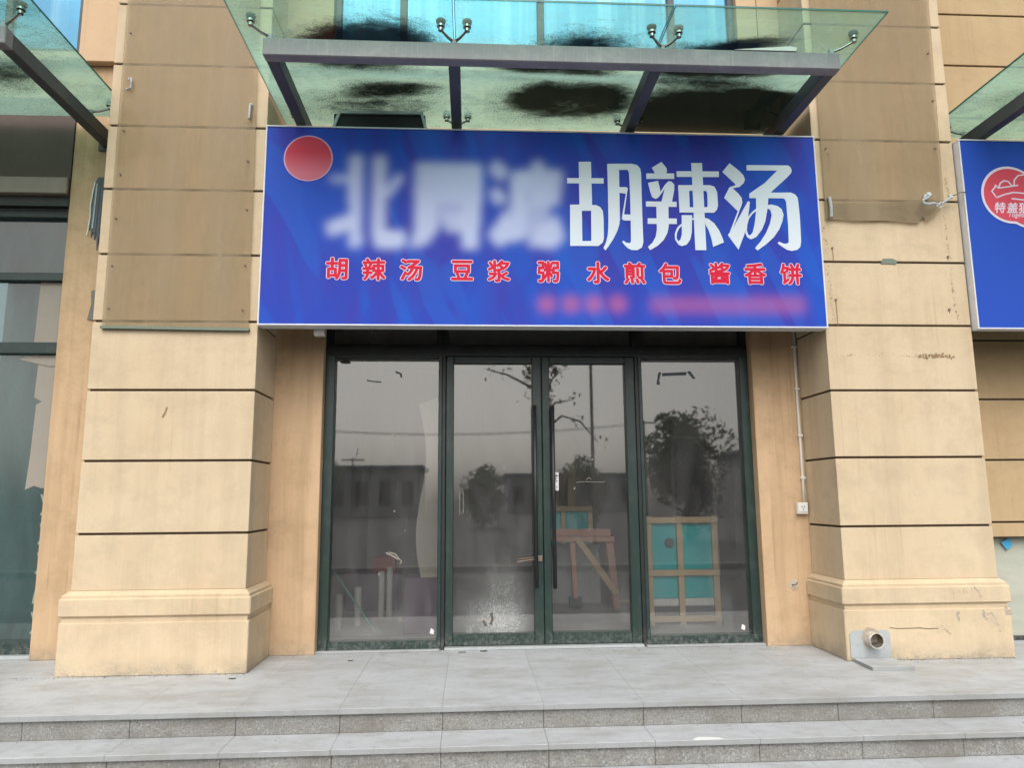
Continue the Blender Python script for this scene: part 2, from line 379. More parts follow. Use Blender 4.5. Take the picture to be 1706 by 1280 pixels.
def text_mesh(s, size, offset, shear=0, ax='CENTER'):
    cu = bpy.data.curves.new('t', 'FONT'); cu.body = s; cu.size = size; cu.align_x = ax; cu.offset = offset; cu.shear = shear; cu.resolution_u = 6
    o = bpy.data.objects.new('t', cu); C.objects.link(o)
    me = bpy.data.meshes.new_from_object(o.evaluated_get(bpy.context.evaluated_depsgraph_get()))
    bpy.data.objects.remove(o); return me
def text_part(s, size, grow, cx, cz, y, mat, parent, name, shear=0):
    """flat print, thickened by laying shifted copies of the glyph a tenth of a millimetre apart"""
    me = text_mesh(s, size, 0, shear); n = len(me.vertices); co = np.empty(n*3); me.vertices.foreach_get('co', co); co = co.reshape(-1, 3)
    fs = [tuple(p_.vertices) for p_ in me.polygons]; bpy.data.meshes.remove(me)
    mid = (co.min(0)+co.max(0))/2; V, F = [], []
    sh = [(0, 0)] if grow == 0 else [(0, 0)]+[(grow*math.cos(2*math.pi*i/8), grow*math.sin(2*math.pi*i/8)) for i in range(8)]
    for i, (dx, dz) in enumerate(sh):
        V += [(cx+c[0]-mid[0]+dx, y-.0001*i, cz+c[1]-mid[1]+dz) for c in co]; F += [tuple(v+i*n for v in f) for f in fs]
    return mesh_obj(name, np.array(V), F, mat, parent)
HU = [[(0.2473, 0.5211), (0.3414, 0.5238), (0.3416, 0.169), (0.2452, 0.1668)], [(0.1564, 0.3892), (0.4352, 0.3921), (0.4343, 0.3488), (0.1557, 0.3467)], [(0.1742, 0.1765), (0.2625, 0.1785), (0.2613, -0.1473), (0.1688, -0.1477)], [(0.3344, 0.1764), (0.3723, 0.176), (0.4026, 0.1609), (0.4215, 0.1298), (0.4263, 0.07), (0.4241, -0.0869), (0.4149, -0.1183), (0.3808, -0.1464), (0.328, -0.1473)], [(0.1742, 0.1765), (0.3723, 0.176), (0.3531, 0.1302), (0.3287, 0.1309), (0.1734, 0.1274)], [(0.1694, -0.1104), (0.3726, -0.1066), (0.3808, -0.1464), (0.1688, -0.1477)], [(0.4655, 0.5081), (0.5558, 0.5106), (0.5504, 0.1358), (0.5507, 0.0727), (0.5433, 0.0221), (0.5268, -0.0285), (0.4947, -0.0918), (0.4568, -0.1488), (0.4336, -0.1804), (0.4188, -0.1607), (0.438, -0.121), (0.4539, -0.0613), (0.4604, 0.0079), (0.463, 0.0708), (0.4649, 0.2605)], [(0.4655, 0.5081), (0.6575, 0.5115), (0.6945, 0.5029), (0.7186, 0.4747), (0.7228, 0.4459), (0.6279, 0.4465), (0.6221, 0.4624), (0.4644, 0.4581)], [(0.629, 0.4882), (0.6945, 0.5029), (0.7186, 0.4747), (0.7238, 0.4395), (0.7217, 0.1397), (0.722, -0.1126), (0.7104, -0.1536), (0.6761, -0.1748), (0.6332, -0.1756), (0.603, -0.1618), (0.5791, -0.1372), (0.5614, -0.1125), (0.5709, -0.1016), (0.5919, -0.1182), (0.6224, -0.1207), (0.629, -0.1018), (0.6319, 0.0555), (0.6337, 0.2646), (0.6312, 0.4562)], [(0.5506, 0.3212), (0.6061, 0.3226), (0.6182, 0.312), (0.6133, 0.2896), (0.5821, 0.1018), (0.5698, 0.1015), (0.6017, 0.2702), (0.5495, 0.2766)], [(0.5699, 0.1047), (0.6374, 0.103), (0.6362, 0.0556), (0.5779, 0.0569), (0.5647, 0.0698)]]
LA = [[(0.8851, 0.5328), (0.9235, 0.4822), (0.9258, 0.4546), (0.9145, 0.435), (0.8335, 0.436), (0.8087, 0.4836)], [(0.765, 0.4374), (0.9803, 0.44), (0.9789, 0.3962), (0.7637, 0.3925)], [(0.7753, 0.3607), (0.8535, 0.3788), (0.8695, 0.2895), (0.9023, 0.3448), (0.9314, 0.3757), (0.9563, 0.375), (0.9773, 0.3499), (0.9761, 0.3114), (0.9541, 0.2118), (0.8732, 0.2099), (0.9014, 0.3159), (0.8688, 0.2672), (0.8462, 0.2411), (0.8273, 0.2324), (0.8029, 0.2464), (0.7888, 0.2939)], [(0.7536, 0.2115), (0.9896, 0.2113), (0.9882, 0.1711), (0.7524, 0.1708)], [(0.7621, 0.0772), (0.9851, 0.0782), (0.9837, 0.035), (0.7608, 0.0329)], [(0.832, 0.1803), (0.9251, 0.1824), (0.9211, 0.0173), (0.9088, -0.0367), (0.8793, -0.0908), (0.8347, -0.1357), (0.7721, -0.1732), (0.7556, -0.1484), (0.7923, -0.1145), (0.8183, -0.0668), (0.8293, -0.0099)], [(0.9997, 0.4579), (1.3284, 0.4623), (1.3266, 0.4169), (0.9982, 0.4128)], [(1.1151, 0.5263), (1.2002, 0.5287), (1.2003, 0.2784), (1.2002, -0.1688), (1.1162, -0.1696), (1.117, 0.4049)], [(1.0066, 0.3455), (1.0898, 0.3463), (1.0883, 0.1256), (1.0079, 0.127)], [(1.0066, 0.3455), (1.2501, 0.3491), (1.2875, 0.3384), (1.2106, 0.3031), (1.0051, 0.3006)], [(1.1997, 0.3478), (1.2564, 0.348), (1.2904, 0.3321), (1.3059, 0.2938), (1.3078, 0.1848), (1.2957, 0.1493), (1.2729, 0.1277), (1.1914, 0.1272), (1.2005, 0.1695), (1.2213, 0.1713), (1.228, 0.183), (1.2288, 0.2855), (1.22, 0.3033), (1.198, 0.3028)], [(1.0093, 0.1665), (1.2244, 0.1714), (1.2729, 0.1277), (1.0079, 0.1257)], [(1.0233, 0.1044), (1.1031, 0.1049), (1.0945, -0.0299), (1.0807, -0.087), (1.0513, -0.1286), (1.0137, -0.14), (0.9893, -0.1297), (0.9871, -0.1027), (1.0062, -0.0884), (1.0182, -0.044)], [(0.9893, -0.1297), (0.9647, -0.0892), (0.9643, -0.0451), (0.9813, -0.0005), (1.0071, 0.0285), (1.0248, 0.0384), (1.023, 0.0225), (0.9999, -0.0001), (0.9813, -0.0353), (0.9756, -0.0764), (0.9871, -0.1027)], [(1.096, 0.0812), (1.1272, 0.0819), (1.1268, 0.0691), (1.0956, 0.0685)], [(1.1961, 0.0865), (1.2271, 0.0776), (1.2696, 0.0435), (1.3049, -0.013), (1.3276, -0.0697), (1.3374, -0.1075), (1.2528, -0.1439), (1.2429, -0.0776), (1.2238, -0.0083), (1.1947, 0.0483)]]
TA = [[(1.4163, 0.5328), (1.4898, 0.4699), (1.5201, 0.435), (1.53, 0.3996), (1.5172, 0.3701), (1.4842, 0.3402), (1.4298, 0.3278), (1.4081, 0.3383), (1.453, 0.3523), (1.4504, 0.3652), (1.3562, 0.4598)], [(1.4069, 0.3382), (1.4359, 0.3228), (1.4753, 0.2819), (1.4961, 0.2502), (1.499, 0.2149), (1.4867, 0.1792), (1.4638, 0.1338), (1.4581, 0.1465), (1.359, 0.2501)], [(1.4648, 0.1563), (1.4762, 0.1565), (1.409, -0.0141), (1.3899, -0.0209)], [(1.5425, 0.2255), (1.5581, 0.2194), (1.5381, 0.1002), (1.5025, -0.0346), (1.4485, -0.1625), (1.3719, -0.0466), (1.4195, 0.0115), (1.4502, 0.0664)], [(1.5493, 0.519), (1.8759, 0.5215), (1.8945, 0.507), (1.9028, 0.4811), (1.8951, 0.458), (1.8645, 0.4246), (1.7238, 0.2976), (1.7057, 0.2519), (1.5563, 0.251), (1.5579, 0.2871), (1.6829, 0.3743), (1.787, 0.4779), (1.5473, 0.4747)], [(1.7047, 0.2972), (1.8838, 0.3002), (1.9151, 0.2861), (1.933, 0.2606), (1.9371, 0.2186), (1.9406, 0.1024), (1.9373, -0.0901), (1.9279, -0.135), (1.9045, -0.1577), (1.8595, -0.168), (1.8219, -0.1591), (1.7851, -0.1343), (1.7535, -0.1075), (1.7649, -0.0946), (1.7927, -0.1087), (1.8211, -0.1127), (1.8409, -0.0983), (1.8446, 0.0362), (1.8414, 0.2228), (1.8329, 0.2452), (1.8205, 0.2527), (1.7025, 0.2519)], [(1.6073, 0.256), (1.7047, 0.2584), (1.6921, 0.1678), (1.6681, 0.0646), (1.6397, 0.0), (1.5928, -0.0583), (1.5541, -0.0781), (1.5384, -0.0752), (1.5427, -0.0497), (1.566, -0.0238), (1.5849, 0.0436), (1.6041, 0.1594)], [(1.5384, -0.0752), (1.5201, -0.0629), (1.5072, -0.0281), (1.5148, 0.0294), (1.5334, 0.0937), (1.5703, 0.1394), (1.6098, 0.1724), (1.6088, 0.1518), (1.5727, 0.1234), (1.5439, 0.0876), (1.5264, 0.036), (1.5206, -0.0087), (1.5274, -0.0405), (1.5427, -0.0497)], [(1.6903, 0.1967), (1.7255, 0.2008), (1.7727, 0.189), (1.8033, 0.1639), (1.8138, 0.119), (1.8016, 0.0674), (1.773, 0.0027), (1.7254, -0.0621), (1.6593, -0.1207), (1.594, -0.1676), (1.5761, -0.1476), (1.6226, -0.0959), (1.6702, -0.0249), (1.7056, 0.0525), (1.7214, 0.117), (1.7137, 0.1554), (1.6891, 0.171)]]
BLUR_WHITE = [(1, [(-1.4714, 0.5364), (-1.3871, 0.5389), (-1.3761, -0.1687), (-1.4592, -0.1702)]), (0.8, [(-1.6085, 0.3828), (-1.458, 0.3811), (-1.457, 0.3237), (-1.6073, 0.3255)]), (1, [(-1.6328, 0.0066), (-1.4528, 0.0784), (-1.4509, -0.0349), (-1.6095, -0.0944)]), (1, [(-1.2982, 0.5415), (-1.209, 0.5441), (-1.201, -0.1317), (-1.2889, -0.1333)]), (1, [(-1.2186, 0.2552), (-1.1117, 0.4078), (-1.0678, 0.3742), (-1.1963, 0.1984)]), (1.1, [(-1.2954, -0.0543), (-1.064, -0.0497), (-1.0629, -0.1687), (-1.2669, -0.178)]), (0.95, [(-0.9813, 0.4926), (-0.4903, 0.489), (-0.4912, 0.1805), (-0.979, 0.1691)]), (0.7, [(-0.8701, 0.1947), (-0.6069, 0.2009), (-0.607, 0.0856), (-0.8696, 0.0799)]), (1, [(-0.9907, 0.2839), (-0.8483, 0.1952), (-0.8038, -0.0102), (-0.9009, -0.1487), (-1.0197, -0.1735), (-0.9777, -0.0138)]), (1.05, [(-0.6123, 0.468), (-0.4959, 0.4713), (-0.5196, -0.1702), (-0.6344, -0.1722)]), (0.9, [(-0.815, 0.0811), (-0.585, 0.1207), (-0.5851, -0.0515), (-0.7382, -0.0546)]), (0.9, [(-0.4404, 0.4494), (-0.3787, 0.5274), (-0.2844, 0.4303), (-0.3518, 0.3466)]), (1, [(-0.43, 0.2632), (-0.3743, 0.3111), (-0.2972, 0.1967), (-0.3861, 0.1714)]), (1, [(-0.4424, -0.0716), (-0.2864, 0.1506), (-0.2549, -0.0909), (-0.3658, -0.1617)]), (1, [(-0.2621, 0.4309), (-0.1387, 0.446), (-0.1775, -0.1009), (-0.2772, -0.1143)]), (0.95, [(-0.1499, 0.4457), (0.1262, 0.4533), (0.0881, 0.1708), (-0.1415, 0.1655)]), (0.75, [(-0.1636, 0.1882), (0.0379, 0.1929), (-0.0326, -0.0636), (-0.1774, -0.0894)]), (0.9, [(-0.1156, 0.5055), (-0.0365, 0.5313), (-0.0039, 0.4379), (-0.1051, 0.4352)]), (1, [(-0.0655, -0.0181), (0.0702, 0.1005), (0.1291, -0.0836), (0.0496, -0.1657), (-0.1558, -0.1464)])]
BLUR_RED = [(1.0, [(0.0492, -0.5969), (0.0302, -0.6425), (-0.0144, -0.6617), (-0.0584, -0.6434), (-0.0762, -0.5983), (-0.0574, -0.5528), (-0.0128, -0.5334), (0.0314, -0.5517)]), (1.0, [(0.2293, -0.5949), (0.2099, -0.6406), (0.165, -0.6598), (0.1208, -0.6415), (0.1031, -0.5963), (0.1223, -0.5506), (0.1672, -0.5312), (0.2115, -0.5495)]), (1.0, [(0.4012, -0.593), (0.3817, -0.6388), (0.3365, -0.6581), (0.2921, -0.6397), (0.2744, -0.5944), (0.2938, -0.5486), (0.3391, -0.5291), (0.3836, -0.5475)]), (1.0, [(0.5787, -0.591), (0.5588, -0.6369), (0.5133, -0.6563), (0.4688, -0.6378), (0.4512, -0.5924), (0.4709, -0.5464), (0.5164, -0.5269), (0.5611, -0.5454)]), (0.62, [(0.7584, -0.5425), (1.9411, -0.5284), (1.9345, -0.6511), (0.7552, -0.6538)])]
SMALL = [('胡', -1.5457, -0.3405), ('辣', -1.2781, -0.3431), ('汤', -1.0083, -0.3458), ('豆', -0.6348, -0.3446), ('浆', -0.3642, -0.3474), ('粥', 0.0031, -0.3487), ('水', 0.3745, -0.3524), ('煎', 0.649, -0.353), ('包', 0.9164, -0.3537), ('酱', 1.2937, -0.3481), ('香', 1.5663, -0.3488), ('饼', 1.8411, -0.3495)]

# ------------------------------------------------------------------ the setting: ground, platform, steps
bm = B(); r = bmesh.ops.create_grid(bm, x_segments=1, y_segments=1, size=1)
for v in bm.verts: v.co = Vector((v.co.x*400, -200+v.co.y*260, -.40))
tag(make('ground', bm, 'asphalt'), 'dark asphalt forecourt and road before the steps', kind='structure')
JX = [.41+.57*i for i in range(-10, 12)]
def stone_row(name, label, slabs, core):
    root = bpy.data.objects.new(name, None); root.location = (0.4, -1.0, 0); link(root); W[root] = Vector((0.4, -1.0, 0)); tag(root, label, kind='structure')
    make('mortar_bed', box(B(), *core), 'joint_mortar', root)
    for (nm, mt, y0, y1, z0, z1, bev, off, gap) in slabs:
        for a, b in zip(JX, JX[1:]):
            j = random.uniform(-.0006, .0006)
            make(nm, box(B(), a+off+gap, b+off-gap, y0+j, y1, z0, z1+j*.8, bev), mt, root)
    return root
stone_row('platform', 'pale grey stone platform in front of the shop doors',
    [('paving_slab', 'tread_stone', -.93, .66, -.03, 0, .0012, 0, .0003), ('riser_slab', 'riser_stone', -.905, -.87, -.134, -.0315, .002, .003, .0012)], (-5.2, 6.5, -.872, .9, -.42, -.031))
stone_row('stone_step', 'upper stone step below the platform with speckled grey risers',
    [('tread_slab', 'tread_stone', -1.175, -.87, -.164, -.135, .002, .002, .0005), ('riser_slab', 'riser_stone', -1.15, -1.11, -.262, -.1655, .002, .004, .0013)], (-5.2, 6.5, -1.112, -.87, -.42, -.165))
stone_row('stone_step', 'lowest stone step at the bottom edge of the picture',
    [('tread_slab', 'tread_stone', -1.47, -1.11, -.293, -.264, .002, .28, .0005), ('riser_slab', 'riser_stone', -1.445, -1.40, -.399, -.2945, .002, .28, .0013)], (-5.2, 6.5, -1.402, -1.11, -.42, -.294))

# room behind the shopfront
for nm, bx_ in (('room_floor', (-1.39, 3.69, .72, 4.99, -.02, .05)), ('room_back_wall', (-1.6, 3.8, 5.0, 5.2, .004, 2.95)), ('room_left_wall', (-1.6, -1.4, .76, 5.0, .004, 2.95)),
                ('room_right_wall', (3.7, 3.8, .76, 5.0, .004, 2.95)), ('room_ceiling', (-1.6, 3.8, .76, 5.2, 2.95, 3.05))):
    tag(make(nm, box(B(), *bx_), 'room_concrete' if 'floor' in nm else 'room_plaster'), kind='structure')
for nm, bx_ in (('neighbour_room_floor', (-5.2, -2.75, .76, 3.2, -.02, .004)), ('neighbour_room_back_wall', (-5.2, -2.75, 3.0, 3.2, .004, 3.6)), ('neighbour_room_side_wall', (-2.95, -2.75, .76, 3.0, .004, 3.6)), ('neighbour_room_ceiling', (-5.2, -2.75, .76, 3.2, 3.6, 3.7))):
    tag(make(nm, box(B(), *bx_), 'room_plaster'), kind='structure')

# ------------------------------------------------------------------ the building
bld = thing('shop_building', (.565, .5, 0), 'cream stucco shop building with grooved pillars and dark green shopfront', 'building')
XL0, XL1, XR0, XR1, D = -2.7034, -1.541, 2.679, 3.8226, .511
GZ = [.9255+.5*i for i in range(-1, 13)]
def pillar(x0, x1):
    p = make('pillar', box(B(), x0+.014, x1-.014, .014, .73, .3, 6.9), 'groove_paint', bld)
    e = .043
    make('plinth_base', box(B(), x0-e, x1+e, -e, .508, 0, .345, .006), 'pillar_stucco', p)
    make('plinth_neck', box(B(), x0-.030, x1+.030, -.030, .5095, .3452, .383), 'pillar_stucco', p)
    make('plinth_cap', box(B(), x0-.052, x1+.052, -.052, .5075, .3832, .503, .008), 'pillar_stucco', p)
    bm = B(); lo = [(x0-.038, -.038), (x1+.038, -.038), (x1+.038, .507), (x0-.038, .507)]; hi = [(x0-.004, -.004), (x1+.004, -.004), (x1+.004, .507), (x0-.004, .507)]
    a = [bm.verts.new((x, y, .5032)) for x, y in lo]; m_ = [bm.verts.new((x, y, .520)) for x, y in lo]; b = [bm.verts.new((x, y, .548)) for x, y in hi]
    for q, s in ((a, m_), (m_, b)):
        for i in range(4): bm.faces.new((q[i], q[(i+1) % 4], s[(i+1) % 4], s[i]))
    bm.faces.new(b); bm.faces.new(a[::-1]); bmesh.ops.recalc_face_normals(bm, faces=bm.faces)
    make('plinth_moulding', bm, 'pillar_stucco', p)
    zs = [.5485]+[z for z in GZ if z > .6]
    for i, (z0, z1) in enumerate(zip(zs, zs[1:])):
        j = random.uniform(-.0015, .0015)
        make('stucco_block', box(B(), x0, x1, j, .505, z0+(.0085 if i else 0), z1-.0085, .003), 'pillar_stucco', p)
    return p
pl = pillar(XL0, XL1); prr = pillar(XR0, XR1)
for c in prr.children:
    if c.name.startswith('plinth_base'): base_r = c
# cracks, chips and rust on the right-hand pillar
def decal(pts, wid, y, mat, parent, nm='crack', th=.0015): make(nm, ribbon(B(), pts, wid, y, th), mat, parent)
decal([(2.96, .222), (3.02, .215), (3.10, .216), (3.18, .217), (3.24, .210), (3.31, .212)], .005, -.043, 'crack_dark', prr)
def patch(cx, cz, rx, rz, y, mat, parent, nm, n=22, th=.0012, seed=0):
    rr = random.Random(seed); pts = [(cx+rx*math.cos(t)*rr.uniform(.55, 1.15), cz+rz*math.sin(t)*rr.uniform(.55, 1.15)) for t in [2*math.pi*i/n for i in range(n)]]
    make(nm, plate(B(), pts, y-th, y), mat, parent)
def chips(path, n, spread, r0, r1, y, mat, parent, nm, seed):
    rr = random.Random(seed); bm = B()
    for q in range(n):
        t = rr.random()*(len(path)-1); i0 = int(t); f = t-i0; (xa, za), (xb, zb) = path[i0], path[i0+1]
        cx, cz = xa+(xb-xa)*f+rr.gauss(0, spread), za+(zb-za)*f+rr.gauss(0, spread); r_ = rr.uniform(r0, r1); m = rr.randint(5, 8); sq = rr.uniform(.5, 1.6)
        plate(bm, [(cx+r_*sq*math.cos(2*math.pi*a/m)*rr.uniform(.5, 1.2), cz+r_/sq*math.sin(2*math.pi*a/m)*rr.uniform(.5, 1.2)) for a in range(m)], y-.0006-.00003*q, y)
    make(nm, bm, mat, parent)['kind'] = 'stuff'
chips([(3.60, .49), (3.63, .46), (3.645, .42)], 26, .004, .002, .006, -.052, 'chip_grey', prr, 'plaster_chip', 1)
chips([(3.66, .335), (3.655, .30), (3.675, .27)], 30, .005, .003, .009, -.043, 'chip_grey', prr, 'plaster_chip', 2)
chips([(3.675, .30), (3.72, .31), (3.75, .25), (3.77, .17)], 34, .005, .002, .007, -.043, 'chip_grey', prr, 'plaster_chip', 3)
chips([(3.70, .27), (3.73, .26)], 30, .018, .003, .010, -.0436, 'old_patch', prr, 'plaster_chip', 4)
chips([(3.47, .335), (3.46, .30), (3.48, .25)], 26, .005, .003, .008, -.043, 'chip_grey', prr, 'plaster_chip', 5)
chips([(3.34, .24), (3.37, .20), (3.40, .17)], 22, .003, .002, .006, -.043, 'chip_grey', prr, 'plaster_chip', 6)
chips([(3.82, .34), (3.85, .30)], 30, .012, .003, .010, -.043, 'chip_grey', prr, 'plaster_chip', 7)
chips([(3.45, .46), (3.62, .47)], 30, .010, .002, .005, -.052, 'chip_grey', prr, 'plaster_chip', 8)
chips([(2.95, .012), (3.3, .014), (3.75, .012)], 46, .006, .003, .014, -.043, 'chip_grey', prr, 'plaster_chip', 9)
chips([(-2.70, .012), (-2.2, .014), (-1.52, .012)], 40, .006, .002, .010, -.043, 'chip_grey', pl, 'plaster_chip', 10)
chips([(3.36, 2.185), (3.50, 2.195), (3.66, 2.190)], 90, .008, .002, .010, -.001, 'rust_stain', prr, 'rust_stain', 11)
chips([(2.75, 2.19), (3.0, 2.20), (3.36, 2.19)], 26, .006, .001, .005, -.001, 'rust_stain', prr, 'rust_stain', 12)
for s_, (x_, z0_, z1_) in enumerate(((3.71, 2.43, 2.90), (3.70, 2.96, 3.38), (3.745, 3.45, 3.62), (2.735, 2.45, 2.9), (2.725, 3.0, 3.25))): chips([(x_-.01, z1_), (x_, (z0_+z1_)/2), (x_+.01, z0_)], 30, .006, .0015, .005, -.001, 'rust_stain', prr, 'rust_stain', 30+s_)
for (x, z, l) in ((2.775, 3.03, .10), (2.772, 2.62, .20), (2.80, 3.80, .12), (3.69, 2.97, .02), (3.66, 2.55, .02)):
    decal([(x, z), (x+.003, z-l*.5), (x+.001, z-l)], .006, -.001, 'rust_stain', prr, 'rust_streak')
    make('screw', disc(B(), (x, -.004, z+.004), (0, 1, 0), .008, .012, 10), 'rusty_steel', prr)
decal([(-2.145, 1.80), (-2.155, 1.765), (-2.17, 1.735)], .014, -.001, 'rust_stain', pl, 'scuff_mark')
# recessed walls
def wall(x0, x1, z0, z1, mt='wall_stucco', y0=D, y1=.75): return make('wall', box(B(), x0, x1, y0, y1, z0, z1, .004), mt, bld)
wall(XL1-.05, -1.166, 0, 4.717); wall(2.293, XR0+.05, 0, 4.717); wall(-1.1655, 2.2925, 2.93, 4.717)
wall(-3.224, XL0+.05, 0, 4.717)
wall(-5.2, -3.2245, 4.42, 4.717)
# upper storey
def uwall(x0, x1, z0, z1): wall(x0, x1, z0, z1, 'upper_stucco', .44, .75)
uwall(XL1-.05, -1.16, 4.7175, 6.9); uwall(2.31, XR0+.05, 4.7175, 6.9); uwall(-3.215, XL0+.05, 4.7175, 6.9)
uwall(-1.1595, 2.3095, 4.7175, 4.80); uwall(-5.2, -3.2155, 4.7175, 4.80)
uwall(-1.1595, 2.3095, 6.6, 6.9); uwall(-5.2, -3.2155, 6.6, 6.9)
make('upper_wall_joint', ribbon(B(), [(2.49, 4.72), (2.49, 6.9)], .006, .44, .0012), 'groove_paint', bld)
def upper_window(x0, x1, mull):
    f = B(); t = .055
    box(f, x0, x0+t, .50, .58, 4.80, 6.6, .004); box(f, x1-t, x1, .50, .58, 4.80, 6.6, .004); box(f, x0+t, x1-t, .50, .58, 4.80, 4.86, .004); box(f, x0+t, x1-t, .50, .58, 6.54, 6.6, .004)
    for m_ in mull: box(f, m_-.03, m_+.03, .502, .58, 4.86, 6.54, .004)
    fo = make('upper_window', f, 'steel_dark', bld, label='blue glazed window of the upper storey above the canopy')
    xs = [x0+t]+[v for m_ in mull for v in (m_-.03, m_+.03)]+[x1-t]
    for a, b in zip(xs[::2], xs[1::2]): make('pane', box(B(), a-.004, b+.004, .535, .545, 4.855, 6.545), 'upper_pane', fo)
upper_window(-1.1595, 2.3095, (-.58, .60, 1.75)); upper_window(-5.2, -3.2155, (-3.84,))
# grooved wall of the right-hand unit
cw = make('grooved_wall', box(B(), XR1-.03, 6.4, D+.014, .75, .80, 6.9), 'groove_paint', bld)
zs = [.81]+[z for z in GZ if z > .9]
for i, (z0, z1) in enumerate(zip(zs, zs[1:])): make('stucco_block', box(B(), XR1-.04, 6.41, D, .74, z0+(.008 if i else 0), z1-.008, .003), 'course_stucco', cw)
k = NT('frosted_pane'); p = k.pos(); k.pbr(k.mix(k.ramp(k.noise(k.pos((1, 1, 2.5)), 2.5, 6, .7, .5), [(.3, 0.), (.7, 1.)]), (.40, .42, .35), (.50, .50, .43)), .5)
make('low_panel', box(B(), XR1-.03, 6.4, .60, .64, .02, .80), 'frosted_pane', bld, label='pale frosted panel low on the right-hand wall')
make('panel_sill', box(B(), XR1-.03, 6.4, .56, .66, 0, .03, .003), 'frame_black', bld)

# ------------------------------------------------------------------ shopfront of the shop
def rect_frame(x0, x1, z0, z1, l, r_, b, t, y0, y1, bev=.004):
    f = B(); box(f, x0, x0+l, y0, y1, z0, z1, bev); box(f, x1-r_, x1, y0, y1, z0, z1, bev)
    box(f, x0+l, x1-r_, y0, y1, z0, z0+b, bev); box(f, x0+l, x1-r_, y0, y1, z1-t, z1, bev); return f
def gauss(co, blobs):
    v = np.zeros(len(co))
    for (cx, cz, sx, sz, a) in blobs: v = np.maximum(v, a*np.exp(-((co[:, 0]-cx)/sx)**2-((co[:, 2]-cz)/sz)**2))
    return v
def pane(x0, x1, z0, z1, y, parent, blobs, mat='shop_pane', foot=.5):
    co, fa = grid_xz(x0, x1, z0, z1, y, .022)
    s = gauss(co, blobs); nz_ = np.array([mnoise.noise(Vector((c[0]*9, 3.1, c[2]*4))) for c in co])
    s = np.maximum(s, foot*np.clip(1-(co[:, 2]-z0)/(.055+.04*nz_), 0, 1))
    return mesh_obj('pane', co, fa, mat, parent, {'splash': s})
W0, W1, FY0, FY1, PY = -1.166, 2.293, .60, .70, .652
win_l = make('shop_window', rect_frame(W0, -.232, .0, 2.297, .076, .029, .075, .012, FY0, FY1), 'frame_green', bld, label='fixed shop window left of the double door')
pane(W0+.07, -.255, .07, 2.29, PY, win_l, [(-.85, .12, .35, .10, .42), (-.33, .35, .05, .22, .30), (-.95, .28, .15, .10, .28), (-.55, .25, .3, .12, .26)])
win_r = make('shop_window', rect_frame(1.372, W1, .0, 2.297, .029, .073, .075, .012, FY0, FY1), 'frame_green', bld, label='fixed shop window right of the double door')
pane(1.395, W1-.07, .07, 2.29, PY, win_r, [(2.0, .30, .12, .2, .30), (1.75, .12, .4, .06, .36), (2.18, .2, .05, .15, .25)])
for x in (-.2315, 1.3425): make('mullion', box(B(), x, x+.0290, FY0+.003, FY1, .0, 2.297, .003), 'frame_black', bld)
make('transom_bar', box(B(), W0, W1, FY0-.004, FY1, 2.2975, 2.38, .005), 'frame_black', bld)
for (a, b) in ((W0, -.232), (-.2315, 1.3715), (1.372, W1)):
    t = make('transom_window', rect_frame(a, b, 2.3805, 2.93, .045, .045, .012, .05, FY0, FY1), 'frame_black', bld)
    pane(a+.04, b-.04, 2.39, 2.885, PY, t, [], 'transom_pane', 0)
make('threshold', box(B(), -.2015, 1.3415, .56, .72, .0005, .022, .004), 'galvanised', bld)
make('window_curb', box(B(), W0-.03, W0+.93, .545, .598, .0006, .013, .003), 'tread_stone', bld)
make('window_curb', box(B(), 1.36, W1+.02, .545, .598, .0006, .013, .003), 'tread_stone', bld)
def door(x0, x1, l, r_, hx, hz0, hz1, blobs, lab):
    d = make('door', rect_frame(x0, x1, .026, 2.294, l, r_, .088, .056, .612, .682, .005), 'frame_green', bld, label=lab)
    pane(x0+l-.005, x1-r_+.005, .11, 2.242, .655, d, blobs, foot=.25)
    h = B(); tube(h, [(hx, .565, hz0), (hx, .565, hz1)], .0155, 12)
    for z in (hz0+.12, hz1-.12): tube(h, [(hx, .565, z), (hx, .615, z)], .009, 8)
    make('handle', h, 'frame_black', d, smooth=True)
    return d
d1 = door(-.2005, .5720, .062, .076, .510, .46, 1.885, [(.23, .17, .24, .26, .9), (.26, .45, .22, .28, .5), (.05, .22, .18, .2, .5), (.4, .85, .1, .2, .26), (.0, .13, .06, .1, .6)], 'left leaf of the double glass door, splashed white at the bottom')
d2 = door(.5755, 1.3415, .062, .080, .655, .45, 1.885, [(1.22, .3, .08, .3, .33), (.95, .14, .4, .05, .30)], 'right leaf of the double glass door with a white sticker')
lk = B(); box(lk, .498, .560, .585, .611, .655, .70, .003); tube(lk, [(.515, .59, .675), (.36, .57, .655)], .005, 6); tube(lk, [(.515, .59, .69), (.37, .575, .675)], .004, 6)
make('latch', lk, 'rusty_steel', d1)
s = B(); box(s, .6735, .706, .6505, .6535, 1.205, 1.35); so_ = make('sticker', s, 'paper_white', d2, label='narrow white sticker beside the pull handle')
for z0, z1, x0, x1 in ((1.315, 1.33, .680, .699), (1.295, 1.305, .680, .692), (1.275, 1.285, .68, .696), (1.228, 1.240, .687, .694)): make('sticker_print', box(B(), x0, x1, .6495, .6504, z0, z1), 'grey_fabric', d2)
for (x, z, par, y) in ((-.30, .135, win_l, .648), (2.155, .125, win_r, .648)): make('label_scrap', plate(B(), [(x-.018, z-.016), (x+.012, z-.026), (x+.018, z+.006), (x-.008, z+.022)], y-.0015, y), 'paper_white', par)
